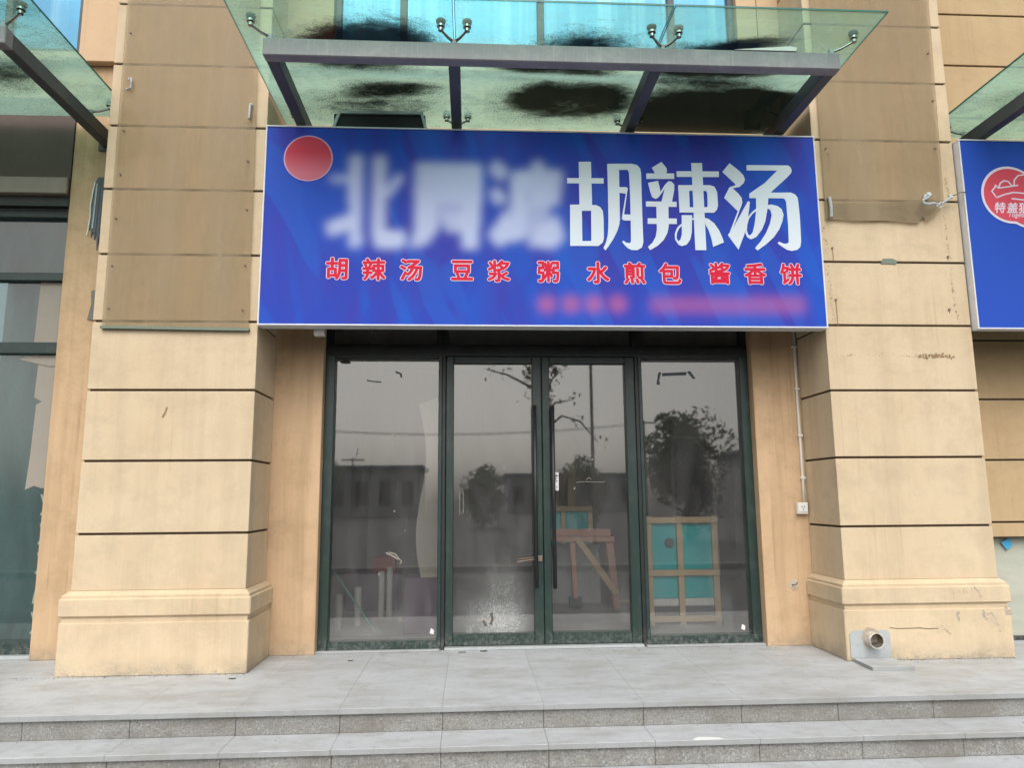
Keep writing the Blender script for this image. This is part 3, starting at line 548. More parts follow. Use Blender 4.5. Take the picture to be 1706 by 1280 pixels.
# old tape marks on the right window and scraps on the others
tape = B(); plate(tape, [(1.585, 2.165), (1.79, 2.175), (1.79, 2.148), (1.585, 2.140)], .6475, .649)
plate(tape, [(1.535, 2.07), (1.553, 2.17), (1.578, 2.172), (1.560, 2.11), (1.563, 2.065)], .6478, .649); plate(tape, [(1.795, 2.175), (1.82, 2.185), (1.865, 2.12), (1.845, 2.115)], .6478, .649)
make('tape_remnant', tape, 'grey_fabric', win_r)
def scrap(pts, mat, par, wid=.006): make('tape_remnant', ribbon(B(), pts, wid, .6505, .001), mat, par)
scrap([(-.84, 2.10), (-.78, 2.09), (-.73, 2.088)], 'grey_fabric', win_l, .010); scrap([(-.61, 2.17), (-.57, 2.155), (-.565, 2.13)], 'grey_fabric', win_l, .014)
scrap([(-.62, 1.68), (-.625, 1.63), (-.618, 1.58)], 'old_film', win_l, .008); scrap([(-.90, 1.55), (-.915, 1.48)], 'grey_fabric', win_l, .009)
scrap([(-.66, .73), (-.60, .70), (-.57, .68)], 'old_film', win_l, .010); scrap([(-.64, .735), (-.59, .72), (-.54, .66), (-.555, .645)], 'old_film', win_l, .007)
scrap([(.85, 1.27), (.93, 1.275), (1.0, 1.27), (1.08, 1.272)], 'old_film', d2, .003); scrap([(.93, 1.285), (.95, 1.31), (.97, 1.29)], 'old_film', d2, .003)
scrap([(.10, .20), (.115, .17)], 'litter_dark', d1, .02); scrap([(.16, .26), (.17, .215), (.155, .18)], 'litter_dark', d1, .018)
scrap([(-.09, 1.19), (-.06, 1.20), (-.06, 1.03), (-.09, 1.03), (-.09, 1.19)], 'old_film', d1, .003)
random.seed(11)
for i in range(9):
    par, xa, xb, za, zb = random.choice(((win_l, -1.05, -.3, .3, 2.2), (d2, .75, 1.2, .3, 2.1), (win_r, 1.45, 2.15, .3, 2.2), (d1, -.08, .45, .9, 2.1)))
    x, z = random.uniform(xa, xb), random.uniform(za, zb); patch(x, z, random.uniform(.004, .009), random.uniform(.004, .012), .6512, 'old_film', par, 'glue_spot', 9, .0008, i)

# left-hand unit: window, fascia
LW = -3.225
nf = make('neighbour_window', rect_frame(-5.2, LW, .02, 3.50, .06, .035, .10, .07, .60, .68), 'frame_green', bld, label='tall green framed window of the left-hand unit')
for z0, z1 in ((2.90, 2.965), (2.305, 2.395)): make('glazing_bar', box(B(), -5.14, LW-.035, .598, .68, z0, z1, .004), 'frame_green', nf)
for z0, z1 in ((.12, 2.305), (2.395, 2.90), (2.965, 3.43)): pane(-5.14, LW-.033, z0, z1, .65, nf, [(-3.28, .9, .03, .5, .35)], 'neighbour_pane', .2)
make('window_curb', box(B(), -5.2, LW+.01, .535, .598, .0007, .028, .004), 'galvanised', bld)
film = B(); plate(film, [(LW-.036, 2.28), (LW-.20, 2.29), (LW-.21, 1.96), (LW-.15, 1.93), (LW-.19, 1.90), (LW-.20, 1.5), (LW-.215, 1.24), (LW-.15, 1.27), (LW-.09, 1.25), (LW-.036, 1.26)], .6465, .648)
make('old_film', film, 'old_film', nf, label='faded window film peeling off')
film = B(); plate(film, [(LW-.36, 2.265), (LW-.22, 2.30), (LW-.04, 2.285), (LW-.037, 2.21), (LW-.12, 2.21)], .640, .642)
make('torn_film', film, 'old_film', nf)
make('old_film', plate(B(), [(LW-.036, 2.895), (LW-.24, 2.90), (LW-.25, 2.40), (LW-.036, 2.398)], .6465, .648), 'old_film', nf)
for i in range(5): scr = ribbon(B(), [(LW-.06+random.uniform(-.03, .01), 1.2-i*.22), (LW-.055+random.uniform(-.02, .01), 1.1-i*.22), (LW-.08, 1.05-i*.22)], .014, .648, .001); make('torn_film', scr, 'film_green', nf)
fas = make('fascia_panel', box(B(), -5.2, LW-.002, .505, .60, 3.722, 4.42, .004), 'brown_panel', bld, label='dark brown blank fascia of the left-hand unit')
make('fascia_lip', box(B(), -5.2, LW-.006, .47, .60, 3.585, 3.721, .006), 'brown_lip', fas)
make('fascia_soffit', box(B(), -5.2, LW-.004, .53, .60, 3.501, 3.584), 'frame_black', fas)
make('fascia_edge', box(B(), LW-.0015, LW+.0005, .50, .60, 3.50, 4.42), 'frame_black', fas)

# ------------------------------------------------------------------ shop sign
SX0, SX1, SZ0, SZ1 = -1.530, 2.668, 2.388, 3.922
SCX, SCZ = (SX0+SX1)/2, (SZ0+SZ1)/2
def sign_box(name, x0, x1, label, cat='sign', yb=.055):
    t = thing(name, ((x0+x1)/2, -.05, SZ0), label, cat)
    make('cabinet', box(B(), x0+.004, x1-.004, -.050, yb+.02, SZ0+.004, SZ1-.004), 'galvanised', t)
    fr = .011
    for a in ((x0, x1, SZ0, SZ0+fr), (x0, x1, SZ1-fr, SZ1), (x0, x0+fr, SZ0+fr, SZ1-fr), (x1-fr, x1, SZ0+fr, SZ1-fr)):
        make('frame_edge', box(B(), a[0], a[1], -.064, yb, a[2], a[3], .002), 'white_aluminium', t)
    return t
sg = sign_box('shop_sign', SX0, SX1, 'large blue shop sign with white and red Chinese characters above the door')
# blurred print of the first characters and the telephone line: soft masks on the printed face
co, fa = grid_xz(SX0+.008, SX1-.008, SZ0+.008, SZ1-.008, -.0565, .0125)
nx = int((SX1-SX0-.016)/.0125)+1; nz = len(co)//nx
def raster(polys):
    a = np.zeros(len(co)); lx, lz = co[:, 0]-SCX, co[:, 2]-SCZ
    for wgt, pts in polys:
        ins = np.zeros(len(co), bool); n = len(pts)
        for i in range(n):
            (xa, za), (xb, zb) = pts[i], pts[(i+1) % n]
            cond = ((za > lz) != (zb > lz)); t = np.where(cond, (xb-xa)*(lz-za)/((zb-za) if zb != za else 1e-9)+xa, -1e9); ins ^= cond & (lx < t)
        a = np.maximum(a, wgt*ins)
    return a.reshape(nz, nx)
def blur(a, sig):
    n = int(sig*3); kx = np.exp(-.5*(np.arange(-n, n+1)/sig)**2); kx /= kx.sum()
    a = np.apply_along_axis(lambda r_: np.convolve(r_, kx, 'same'), 1, a); return np.apply_along_axis(lambda r_: np.convolve(r_, kx, 'same'), 0, a)
mw = np.clip(blur(raster(BLUR_WHITE), 2.7)*1.02, 0, .97); mr = np.clip(blur(raster(BLUR_RED), 3.0)*.80, 0, 1)
cols = np.stack([mw.ravel(), mr.ravel(), np.zeros(len(co)), np.ones(len(co))], 1)
sf = mesh_obj('sign_face', co-np.array((SCX, 0, SCZ))+np.array((SCX, 0, SCZ)), fa, 'sign_print', sg, None, {'printmask': cols})
def glyph(polys, nm):
    bm = B()
    for i, p_ in enumerate(polys):
        y = -.0585-.00035*i
        plate(bm, [(SCX+x, SCZ+z) for x, z in p_], y, -.0566)
    o = make('letter', bm, 'letter_white', sg); return o
for g_ in (HU, LA, TA): glyph(g_, 'letter')
for ch, x, z in SMALL:
    o = text_part(ch, .172, .0105, SCX+x, SCZ+z, -.0570, 'letter_outline', sg, 'small_letter')
    text_part(ch, .172, .0052, SCX+x, SCZ+z, -.0585, 'letter_red', o, 'letter_fill')
dc = make('sign_disc', disc(B(), (SCX-1.780, -.0585, SCZ+.5097), (0, 1, 0), .181, .004, 64), 'disc_ring', sg, label='red disc with a pale rim')
make('disc_centre', disc(B(), (SCX-1.780, -.0612, SCZ+.5097), (0, 1, 0), .170, .003, 64), 'disc_red', dc)
make('sign_bracket', box(B(), -1.155, -1.075, .06, .12, SZ0-.045, SZ0+.004, .004), 'grey_plastic', sg)

# right-hand sign
s2 = sign_box('neighbour_sign', 3.832, 6.3, 'plain blue sign with a red round logo at the right edge', yb=.012)
make('sign_face', box(B(), 3.842, 6.29, -.0565, -.050, SZ0+.008, SZ1-.008), 'sign_print_plain', s2)
def blob(cx, cz, lobes, grow, n=90):
    out = []
    for i in range(n):
        t = 2*math.pi*i/n; best = 0
        d = Vector((math.cos(t), math.sin(t)))
        for (ox, oz, r_) in lobes:
            o_ = Vector((ox, oz)); b_ = d.dot(o_); disc_ = b_*b_-o_.dot(o_)+(r_+grow)**2
            if disc_ > 0: best = max(best, b_+math.sqrt(disc_))
        out.append((cx+d.x*best, cz+d.y*best))
    return out
LCX, LCZ = 4.36, 3.445
lobes = [(-.15, .02, .235), (.15, .02, .235), (0, -.02, .235)]
lg = make('logo', plate(B(), blob(LCX, LCZ, lobes, .0), -.060, -.0566), 'letter_outline', s2, label='red rounded logo outlined in white')
make('logo_field', plate(B(), blob(LCX, LCZ, lobes, -.020), -.0625, -.0602), 'logo_red', lg)
def line(pts, wd=.011): make('logo_line', ribbon(B(), [(LCX+x, LCZ+z) for x, z in pts], wd, -.0628, .001), 'letter_outline', lg)
line([(-.240, .080), (-.224, .115), (-.191, .135), (-.158, .128), (-.135, .097)]); line([(-.115, .097), (-.106, .144), (-.071, .180), (-.02, .188), (.03, .170), (.06, .12)])
line([(-.268, -.006), (-.301, .048), (-.275, .075), (-.265, .096), (-.244, .072), (-.151, .087), (-.085, .098)]); line([(-.268, -.006), (-.197, .022), (-.126, .039), (-.038, .033), (.08, .0), (.16, .02), (.2, .07)]); line([(-.143, -.012), (-.044, -.022), (.05, -.02)])
for i, ch in enumerate('特盖狼'): text_part(ch, .092, .0022, LCX-.247+i*.096, LCZ-.087, -.0628, 'letter_outline', lg, 'logo_letter', .2)
text_part('Together', .052, .0006, LCX-.09, LCZ-.150, -.0628, 'letter_outline', lg, 'logo_word', .3)

# ------------------------------------------------------------------ glass canopies
def canopy(label, bay):
    t = thing('glass_canopy', (.565, .5, 3.96), label, 'canopy', 'glass canopies along the shopfronts')
    make('front_beam', box(B(), -1.330, 2.457, -.90, -.815, 3.958, 4.078, .006), 'steel_paint', t)
    for x in (-1.290, -.112, 1.232, 2.417): make('arm', box(B(), x-.038, x+.038, -.8145, .493, 3.964, 4.074, .005), 'steel_dark', t)
    for x in (-1.290, -.112, 1.232, 2.417): make('wall_plate', box(B(), x-.07, x+.07, .494, .511, 3.93, 4.11, .003), 'steel_dark', t)
    def spider(x, y, arms):
        s_ = B(); tube(s_, [(x, y, 4.075), (x, y, 4.118)], .020, 10)
        sp = make('spider_fitting', s_, 'galvanised', t, smooth=False)
        for (dx, dy) in arms:
            a_ = B(); tube(a_, [(x, y, 4.105), (x+dx*.45, y+dy*.45, 4.118), (x+dx, y+dy, 4.150)], [.011, .009, .008], 8)
            disc(a_, (x+dx, y+dy, 4.152), (0, 0, 1), .017, .018, 14); disc(a_, (x+dx, y+dy, 4.176), (0, 0, 1), .026, .014, 16)
            make('spider_arm', a_, 'chrome', sp, smooth=False)
            make('rubber_washer', disc(B(), (x+dx, y+dy, 4.2105), (0, 0, 1), .032, .012, 16), 'rubber_black', sp)
    for y, f_ in ((-.86, -.06), (.20, .03)):
        spider(-1.295, y, [(-.11, f_)]); spider(-.112, y, [(-.085, f_), (.085, f_)]); spider(1.27, y, [(-.085, f_), (.095, f_)]); spider(2.42, y, [(.13, f_)])
    for pi, (x0, x1) in enumerate(((-1.52, -.116), (-.108, 1.268), (1.276, 2.65))):
        nx_, ny_ = 64, 76; xs = np.linspace(x0, x1, nx_); ys = np.linspace(-1.165, .43, ny_)
        X, Y = np.meshgrid(xs, ys); cxm = (x0+x1)/2
        wx = np.array([mnoise.noise(Vector((x*2.0, y*3.0, 1.3+bay))) for x, y in zip(X.ravel(), Y.ravel())]).reshape(X.shape)
        def ell(cx, cy, rx, ry, hard=1.2): return np.clip(hard*(1-np.sqrt(((X+.12*wx-cx)/rx)**2+((Y+.10*wx+.05*np.sin(3*(X-cx))-cy)/ry)**2)), 0, 1.15 if pi == 2 else 1.0)
        nz2 = np.array([mnoise.noise(Vector((x*2.2, y*4.5, 7.7+bay))) for x, y in zip(X.ravel(), Y.ravel())]).reshape(X.shape)
        if bay: m_ = np.maximum(ell(cxm, -.2, .8, .5, .62), .16)+.18*nz2
        elif pi == 0:
            m_ = np.maximum.reduce([ell(-.78, -.66, .66, .40, 1.9), ell(-.66, -.12, .66, .26, 1.25), ell(-.75, .05, .85, .45, .75)])+.22*nz2
            m_ = m_*(1-.95*np.exp(-((Y+.31-.05*(X+.7))/.055)**2))
        elif pi == 1:
            m_ = np.maximum.reduce([ell(.66, -.56, .70, .36, 1.7), ell(.74, -.04, .72, .34, 1.9), ell(.55, .02, .95, .48, .8)])+.2*nz2
            m_ = m_*(1-.93*np.exp(-((Y+.37-.03*X)/.04)**2)); m_ = np.where(X < .1, m_*.75, m_)
        else:
            m_ = np.maximum.reduce([ell(1.80, -.78, .50, .16, 1.5), ell(1.80, -.48, 1.0, .40, 1.5), ell(1.90, .16, 1.15, .60, 3.0)])+.15*nz2
            m_ = m_*(1-.42*np.exp(-((Y+.38)/.05)**2)); m_ = m_*(1-.95*np.clip(((X-2.12)/.25), 0, 1)*np.clip((-.20-Y)/.08, 0, 1))
        m_ = np.clip(m_, 0, 1.3)
        m_ = np.maximum(m_, .15*np.clip((Y+.3)/.4, 0, 1))
        dst = np.clip(.30+.45*np.clip((Y+.86)/.45, 0, 1)+.18*np.exp(-((X-x0)/.1)**2), 0, .85)
        co_ = np.concatenate([np.stack([X.ravel(), Y.ravel(), np.full(X.size, 4.190)], 1), np.stack([X.ravel(), Y.ravel(), np.full(X.size, 4.200)], 1)])
        fa_ = [(j*nx_+i, (j+1)*nx_+i, (j+1)*nx_+i+1, j*nx_+i+1) for j in range(ny_-1) for i in range(nx_-1)]
        g_ = mesh_obj('glass_pane', co_[:X.size], fa_, 'canopy_glass', t, {'mold': m_.ravel(), 'dust': dst.ravel()})
        e_ = B()
        for q in ((x0, x1, -1.165, -1.161), (x0, x0+.004, -1.1605, .43), (x1-.004, x1, -1.1605, .43)): box(e_, q[0], q[1], q[2], q[3], 4.1905, 4.2025)
        make('glass_edge', e_, 'glass_edge', g_)
    return t
can = canopy('green glass canopy on grey steel arms, black with mould, over the blue shop sign', 0)
def moved(t, dx): t.location = Vector(t.location)+Vector(dx)
cl = canopy('green glass canopy cut off at the top left corner over the brown fascia', 1); moved(cl, (-5.373, 0, .035))
crr = canopy('green glass canopy cut off at the right edge above the logo sign', 2); moved(crr, (5.373, 0, 0))
wb = B(); plate(wb, [(1.74, 4.0785), (2.16, 4.0785), (2.165, 4.105), (2.12, 4.112)], -.905, -.84)
tag(make('foam_strip', wb, 'paper_white', origin=(1.95, -.87, 4.0785)), 'white foam strip lying on the canopy front beam', 'strip')
# duct mouth behind the top of the sign
du = thing('ventilation_duct', (-.70, .2, 3.92), 'black mouthed metal duct standing behind the sign under the canopy', 'duct')
q0 = [(-1.085, .10), (-.345, .10), (-.345, .40), (-1.085, .40)]
box_ = B(); box(box_, -1.065, -.36, .108, .41, 3.80, 4.118); make('duct_body', box_, 'dark_duct', du)
for a, b in (((-1.09, .10, 3.93), (-1.02, .10, 4.125)), ((-.335, .10, 3.93), (-.385, .10, 4.125)), ((-1.03, .10, 4.125), (-.375, .10, 4.13))): make('duct_flange', bar(B(), a, b, .022, .022), 'galvanised', du)

# ------------------------------------------------------------------ acrylic sheets, hooks, bracket
def sheet(name, pts, label, screws, edge=None):
    c_ = pts[0]; t = thing(name, ((pts[0][0]+pts[1][0])/2, -.015, min(p[1] for p in pts)), label, 'sheet')
    make('acrylic_panel', plate(B(), pts, -.026, -.021), 'acrylic', t)
    for x, z in screws: make('screw', disc(B(), (x, -.020, z), (0, 1, 0), .0075, .024, 10), 'rusty_steel', t)
    return t
shl = sheet('acrylic_sheet', [(-2.625, 2.385), (-1.60, 2.372), (-1.640, 5.6), (-2.625, 5.6)], 'tinted acrylic sheet screwed to the left pillar', [(-2.588, 3.19), (-2.588, 2.83), (-2.59, 2.515), (-1.655, 3.27), (-1.647, 2.845), (-1.65, 2.51), (-2.586, 4.67), (-2.582, 3.875), (-2.582, 3.53), (-1.665, 3.65), (-1.67, 4.7)])
make('bottom_channel', bar(B(), (-2.632, -.022, 2.376), (-1.595, -.022, 2.363), .022, .016, .002), 'acrylic_edge', shl)
shr = sheet('acrylic_sheet', [(2.735, 3.262), (2.95, 3.245), (3.2, 3.255), (3.40, 3.235), (3.47, 3.24), (3.50, 3.29), (3.54, 3.25), (3.60, 3.30), (3.67, 3.38), (3.690, 3.45), (3.745, 5.6), (2.735, 5.6)], 'tinted acrylic sheet with a torn bottom edge on the right pillar', [(2.777, 3.842), (3.665, 3.86), (3.685, 4.68), (3.684, 4.266)])
make('grime_band', plate(B(), [(2.76, 3.27), (3.47, 3.255), (3.60, 3.33), (3.665, 3.40), (3.60, 3.44), (3.2, 3.40), (2.77, 3.39)], -.0205, -.0195), 'acrylic_stain', shr)
def hook(name, pts, label, rad=.009):
    h_ = B(); tube(h_, pts, rad, 8); disc(h_, (pts[0][0], pts[0][1]+.0, pts[0][2]), (0, 1, 0), rad*1.5, .012, 10)
    return tag(make(name, h_, 'galvanised', origin=pts[-1], smooth=False), label, 'hook')
hook('steel_hook', [(-1.660, -.025, 4.10), (-1.660, -.045, 4.095), (-1.660, -.050, 4.03), (-1.664, -.050, 3.975)], 'steel hook pin near the right edge of the left pillar')
hook('steel_hook', [(-2.565, -.025, 4.29), (-2.545, -.045, 4.285), (-2.540, -.050, 4.25), (-2.543, -.045, 4.205), (-2.58, -.03, 4.20)], 'small steel loop high on the left pillar beside the left canopy', .007)
hook('steel_hook', [(2.762, -.0, 3.43), (2.762, -.045, 3.425), (2.764, -.055, 3.35), (2.760, -.055, 3.265)], 'thick steel pin on the right pillar beside the sign', .012)
br = thing('lamp_bracket', (3.56, -.02, 3.40), 'bent pale steel bracket arm hanging on the right pillar', 'bracket')
bk = B(); box(bk, 3.525, 3.560, -.075, -.028, 3.440, 3.470, .003); make('bracket_head', bk, 'grey_plastic', br)
bk = B(); tube(bk, [(3.545, -.06, 3.452), (3.505, -.09, 3.437), (3.47, -.12, 3.405), (3.447, -.13, 3.378), (3.455, -.13, 3.355), (3.485, -.13, 3.348)], .011, 8); make('bracket_arm', bk, 'galvanised', br)
bk = B(); tube(bk, [(3.447, -.125, 3.380), (3.49, -.12, 3.400), (3.535, -.11, 3.432)], .009, 8); make('bracket_arm', bk, 'galvanised', br)
bk = B(); tube(bk, [(3.485, -.13, 3.348), (3.535, -.125, 3.358), (3.59, -.11, 3.352), (3.63, -.10, 3.375), (3.675, -.09, 3.400), (3.712, -.07, 3.432)], .010, 8); make('bracket_arm', bk, 'galvanised', br)
bk = B(); tube(bk, [(3.56, -.12, 3.335), (3.60, -.12, 3.372), (3.615, -.11, 3.345), (3.59, -.11, 3.330), (3.57, -.11, 3.350)], .005, 6); make('loose_wire', bk, 'grey_plastic', br)
bk = B(); box(bk, 3.700, 3.728, -.082, -.056, 3.422, 3.452, .003); make('bracket_clamp', bk, 'grey_plastic', br)
bk = B(); tube(bk, [(3.72, -.07, 3.447), (3.76, -.075, 3.452), (3.79, -.075, 3.470), (3.845, -.075, 3.475)], .004, 6); make('bracket_wire', bk, 'chrome', br)
tag(make('filler_putty', plate(B(), [(3.15, 2.913), (3.27, 2.910), (3.285, 2.935), (3.25, 2.955), (3.17, 2.953)], -.004, .012), 'acrylic_edge', origin=(3.2, 0, 2.93)), 'grey green filler smeared over the pillar groove', 'filler')

# conduit, socket, hook hole, drain
cd = thing('cable_conduit', (2.63, D, 1.09), 'thin cream plastic conduit running down the wall to a socket', 'conduit')
make('conduit_pipe', tube(B(), [(2.648, D-.012, 1.098), (2.652, D-.012, 1.3), (2.650, D-.012, 1.9), (2.655, D-.012, 2.7)], .0115, 8), 'white_plastic', cd, smooth=True)
for z in (1.28, 1.62, 2.0, 2.35): make('conduit_clip', box(B(), 2.630, 2.672, D-.027, D, z, z+.018, .002), 'white_plastic', cd)
sk = thing('socket_box', (2.62, D, 1.0), 'square white socket box at the end of the conduit', 'socket')
make('socket_body', box(B(), 2.578, 2.664, D-.045, D, 1.005, 1.096, .004), 'white_plastic', sk); make('socket_plate', box(B(), 2.582, 2.660, D-.051, D-.0455, 1.022, 1.092, .002), 'paper_white', sk)
for dx, dz in ((-.010, .008), (.010, .008), (0, -.012)): make('socket_slot', box(B(), 2.621+dx-.003, 2.621+dx+.003, D-.0518, D-.0508, 1.054+dz-.006, 1.054+dz+.006), 'rubber_black', sk)
wh = thing('wall_hook', (2.525, D, .46), 'small bent hook in a round plaster patch low on the wall', 'hook')
pp = B(); plate(pp, [(2.525+.045*math.cos(t)*random.uniform(.85, 1.1), .465+.042*math.sin(t)*random.uniform(.85, 1.1)) for t in [2*math.pi*i/18 for i in range(18)]], D-.004, D); make('plaster_patch', pp, 'old_patch', wh)
make('hook_wire', tube(B(), [(2.515, D-.002, .46), (2.515, D-.035, .462), (2.53, D-.045, .468), (2.54, D-.045, .485)], .005, 8), 'rusty_steel', wh)
gp = thing('metal_plate', (2.81, -.045, 0), 'scratched galvanised plate around the drain pipe on the right plinth', 'plate')
hole = B(); N = 28; ox, oz, orr = 2.815, .150, .060; outer = []
for i in range(N):
    t = 2*math.pi*i/N; c_, s__ = math.cos(t), math.sin(t); sc_ = min((2.952-ox if c_ > 0 else ox-2.662)/max(abs(c_), 1e-6), (.208-oz if s__ > 0 else oz-.012)/max(abs(s__), 1e-6))
    outer.append((ox+c_*sc_, oz+s__*sc_))
inn = [hole.verts.new((ox+orr*math.cos(2*math.pi*i/N), -.0505, oz+orr*.95*math.sin(2*math.pi*i/N))) for i in range(N)]; outv = [hole.verts.new((x, -.0505, z)) for x, z in outer]; outb = [hole.verts.new((x, -.0435, z)) for x, z in outer]
for i in range(N): hole.faces.new((inn[i], inn[(i+1) % N], outv[(i+1) % N], outv[i])); hole.faces.new((outv[i], outv[(i+1) % N], outb[(i+1) % N], outb[i]))
bmesh.ops.recalc_face_normals(hole, faces=hole.faces); make('plate_sheet', hole, 'galvanised', gp)
tag(make('mortar_ring', plate(B(), [(2.815+.072*math.cos(t)*random.uniform(.88, 1.1), .158+.068*math.sin(t)*random.uniform(.9, 1.1)) for t in [2*math.pi*i/20 for i in range(20)]], -.0525, -.0508), 'chip_grey', gp))
dp = thing('drain_pipe', (2.815, -.05, .09), 'short white drain pipe with a dirty mouth sticking out of the plinth', 'pipe')
def ringtube(bm, x, z, y0, y1, ro, ri, n=28):
    a = [[bm.verts.new((x+r_*math.cos(2*math.pi*i/n), y, z+r_*math.sin(2*math.pi*i/n))) for i in range(n)] for (r_, y) in ((ro, y1), (ro, y0), (ri, y0), (ri, y1))]
    for q, s_ in zip(a, a[1:]):
        for i in range(n): bm.faces.new((q[i], q[(i+1) % n], s_[(i+1) % n], s_[i]))
    bmesh.ops.recalc_face_normals(bm, faces=bm.faces); return bm
make('pipe_wall', ringtube(B(), 2.815, .150, -.125, -.045, .0535, .0475), 'pipe_plastic', dp, smooth=False)
make('pipe_bore', ringtube(B(), 2.815, .150, -.121, -.044, .0473, .0455), 'pipe_inside', dp, smooth=False)
make('pipe_plug', disc(B(), (2.815, -.048, .150), (0, 1, 0), .0454, .004, 24), 'pipe_inside', dp)
make('pipe_dregs', plate(B(), [(2.785, .116), (2.80, .108), (2.83, .108), (2.85, .120), (2.835, .128), (2.81, .122)], -.124, -.05), 'litter_dark', dp)
sb = B()
for (zz) in (0.0015, .022): pass
vv = [(2.665, -.075), (2.945, -.075), (2.945, -.335), (2.655, -.335)]
bo = [sb.verts.new((x, y, .0012)) for x, y in vv]; to = [sb.verts.new((x, y, .024)) for x, y in vv]
sb.faces.new(to); sb.faces.new(bo[::-1])
for i in range(4): sb.faces.new((bo[i], bo[(i+1) % 4], to[(i+1) % 4], to[i]))
bmesh.ops.recalc_face_normals(sb, faces=sb.faces)
tag(make('loose_slab', sb, 'tread_stone', origin=(2.8, -.2, 0)), 'loose thin stone slab lying below the drain pipe', 'slab')
# torn banner scraps on the left flank of the left pillar
tb = thing('torn_banner', (-2.95, .5, 3.1), 'dark grey torn banner scrap on the wall left of the left pillar', 'banner')
make('banner_cloth', plate(B(), [(-3.008, 3.735), (-2.93, 3.74), (-2.93, 3.13), (-2.955, 3.15), (-2.962, 3.22), (-2.975, 3.12), (-2.985, 3.27), (-3.0, 3.21), (-3.012, 3.28), (-3.028, 3.23), (-3.033, 3.33), (-3.047, 3.29), (-3.043, 3.42), (-3.048, 3.50), (-3.035, 3.60), (-3.028, 3.68)], .496, .503), 'grey_fabric', tb)
for x_, z0_, z1_ in ((-3.012, 3.30, 3.68), (-2.99, 3.26, 3.71), (-2.965, 3.20, 3.72)): make('banner_fold', bar(B(), (x_-.006, .494, z0_), (x_+.004, .494, z1_), .009, .012), 'galvanised' if x_ < -3 else 'grey_fabric', tb)
make('banner_hem', ribbon(B(), [(-3.026, 3.69), (-3.038, 3.60), (-3.047, 3.50), (-3.043, 3.40), (-3.05, 3.30), (-3.056, 3.25)], .009, .494, .003), 'paper_white', tb)
tag(make('peeled_plaster', plate(B(), [(-3.005, 2.56), (-2.955, 2.55), (-2.955, 2.80), (-2.99, 2.79), (-2.982, 2.68)], .5, .5105), 'kerb_concrete', origin=(-2.98, .51, 2.5)), 'pale strip of peeled plaster on the wall beside the left pillar', 'plaster')
tag(make('blue_scrap', plate(B(), [(4.30, .76), (4.37, .80), (4.395, .74), (4.345, .70)], .575, .58), 'blue_scrap', origin=(4.35, .58, .7)), 'torn blue paper scrap at the right edge above the frosted panel', 'scrap')

# ------------------------------------------------------------------ things standing inside the shop
def crate(loc, ww, hh, dep, label, tops, name='wooden_crate'):
    x0, y0 = loc; t = thing(name, (x0+ww/2, y0, .05), label, 'crate'); zb = .051; b_ = .052
    make('film_panel', box(B(), x0+.03, x0+ww-.03, y0+.035, y0+dep, zb+tops[0], zb+hh-.03, .006), 'teal_film', t)
    for a, c_ in ((x0, x0+b_), (x0+ww*.47-b_/2, x0+ww*.47+b_/2), (x0+ww-b_, x0+ww)): make('upright', box(B(), a, c_, y0, y0+.03, zb, zb+hh, .003), 'wood_pale', t)
    for z in (zb+hh-b_*1.1, zb+hh*.45, zb+.03): make('rail', box(B(), x0+.002, x0+ww-.002, y0-.024, y0-.001, z, z+b_, .003), 'wood_pale', t)
    return t
tc = crate((1.532, 1.20), .64, .925, .16, 'pale timber crate with teal film behind the right window', (.22,))
make('foam_pad', box(B(), 1.56, 2.14, 1.225, 1.25, .205, .27, .008), 'paper_white', tc)
make('dark_base', box(B(), 1.55, 2.15, 1.235, 1.36, .09, .204), 'grey_fabric', tc)
make('round_label', disc(B(), (1.745, 1.232, .745), (0, 1, 0), .045, .003, 20), 'grey_fabric', tc)
crate((.74, 3.0), .62, 1.0, .14, 'teal filmed crate standing further back behind the right door', (.3,))
st = thing('timber_trestle', (1.1, 2.2, 0.05), 'pinkish timber trestle with a diagonal brace behind the right door', 'trestle')
for nm, a, b, wx, wy in (('top_rail', (.72, 2.22, .735), (1.44, 2.22, .725), .07, .05), ('top_rail', (.72, 2.27, .80), (1.42, 2.27, .79), .05, .07), ('leg', (1.395, 2.22, .69), (1.455, 2.22, .051), .07, .06), ('leg', (1.02, 2.22, .70), (1.04, 2.22, .16), .075, .05), ('leg', (.76, 2.25, .70), (.75, 2.25, .051), .05, .05), ('brace', (1.06, 2.16, .745), (1.445, 2.165, .20), .035, .05)):
    make(nm, bar(B(), a, b, wx, wy, .004), 'wood_pale' if nm == 'brace' else 'wood_pink', st)
make('foot_block', box(B(), .98, 1.10, 2.18, 2.27, .08, .165, .004), 'grey_fabric', st)
tag(make('metal_sheet_stack', box(B(), .72, 1.36, 2.55, 2.63, .0505, .66, .01), 'galvanised', origin=(1.05, 2.6, 0)), 'shiny stack of sheet metal leaning behind the timber trestle', 'sheets')
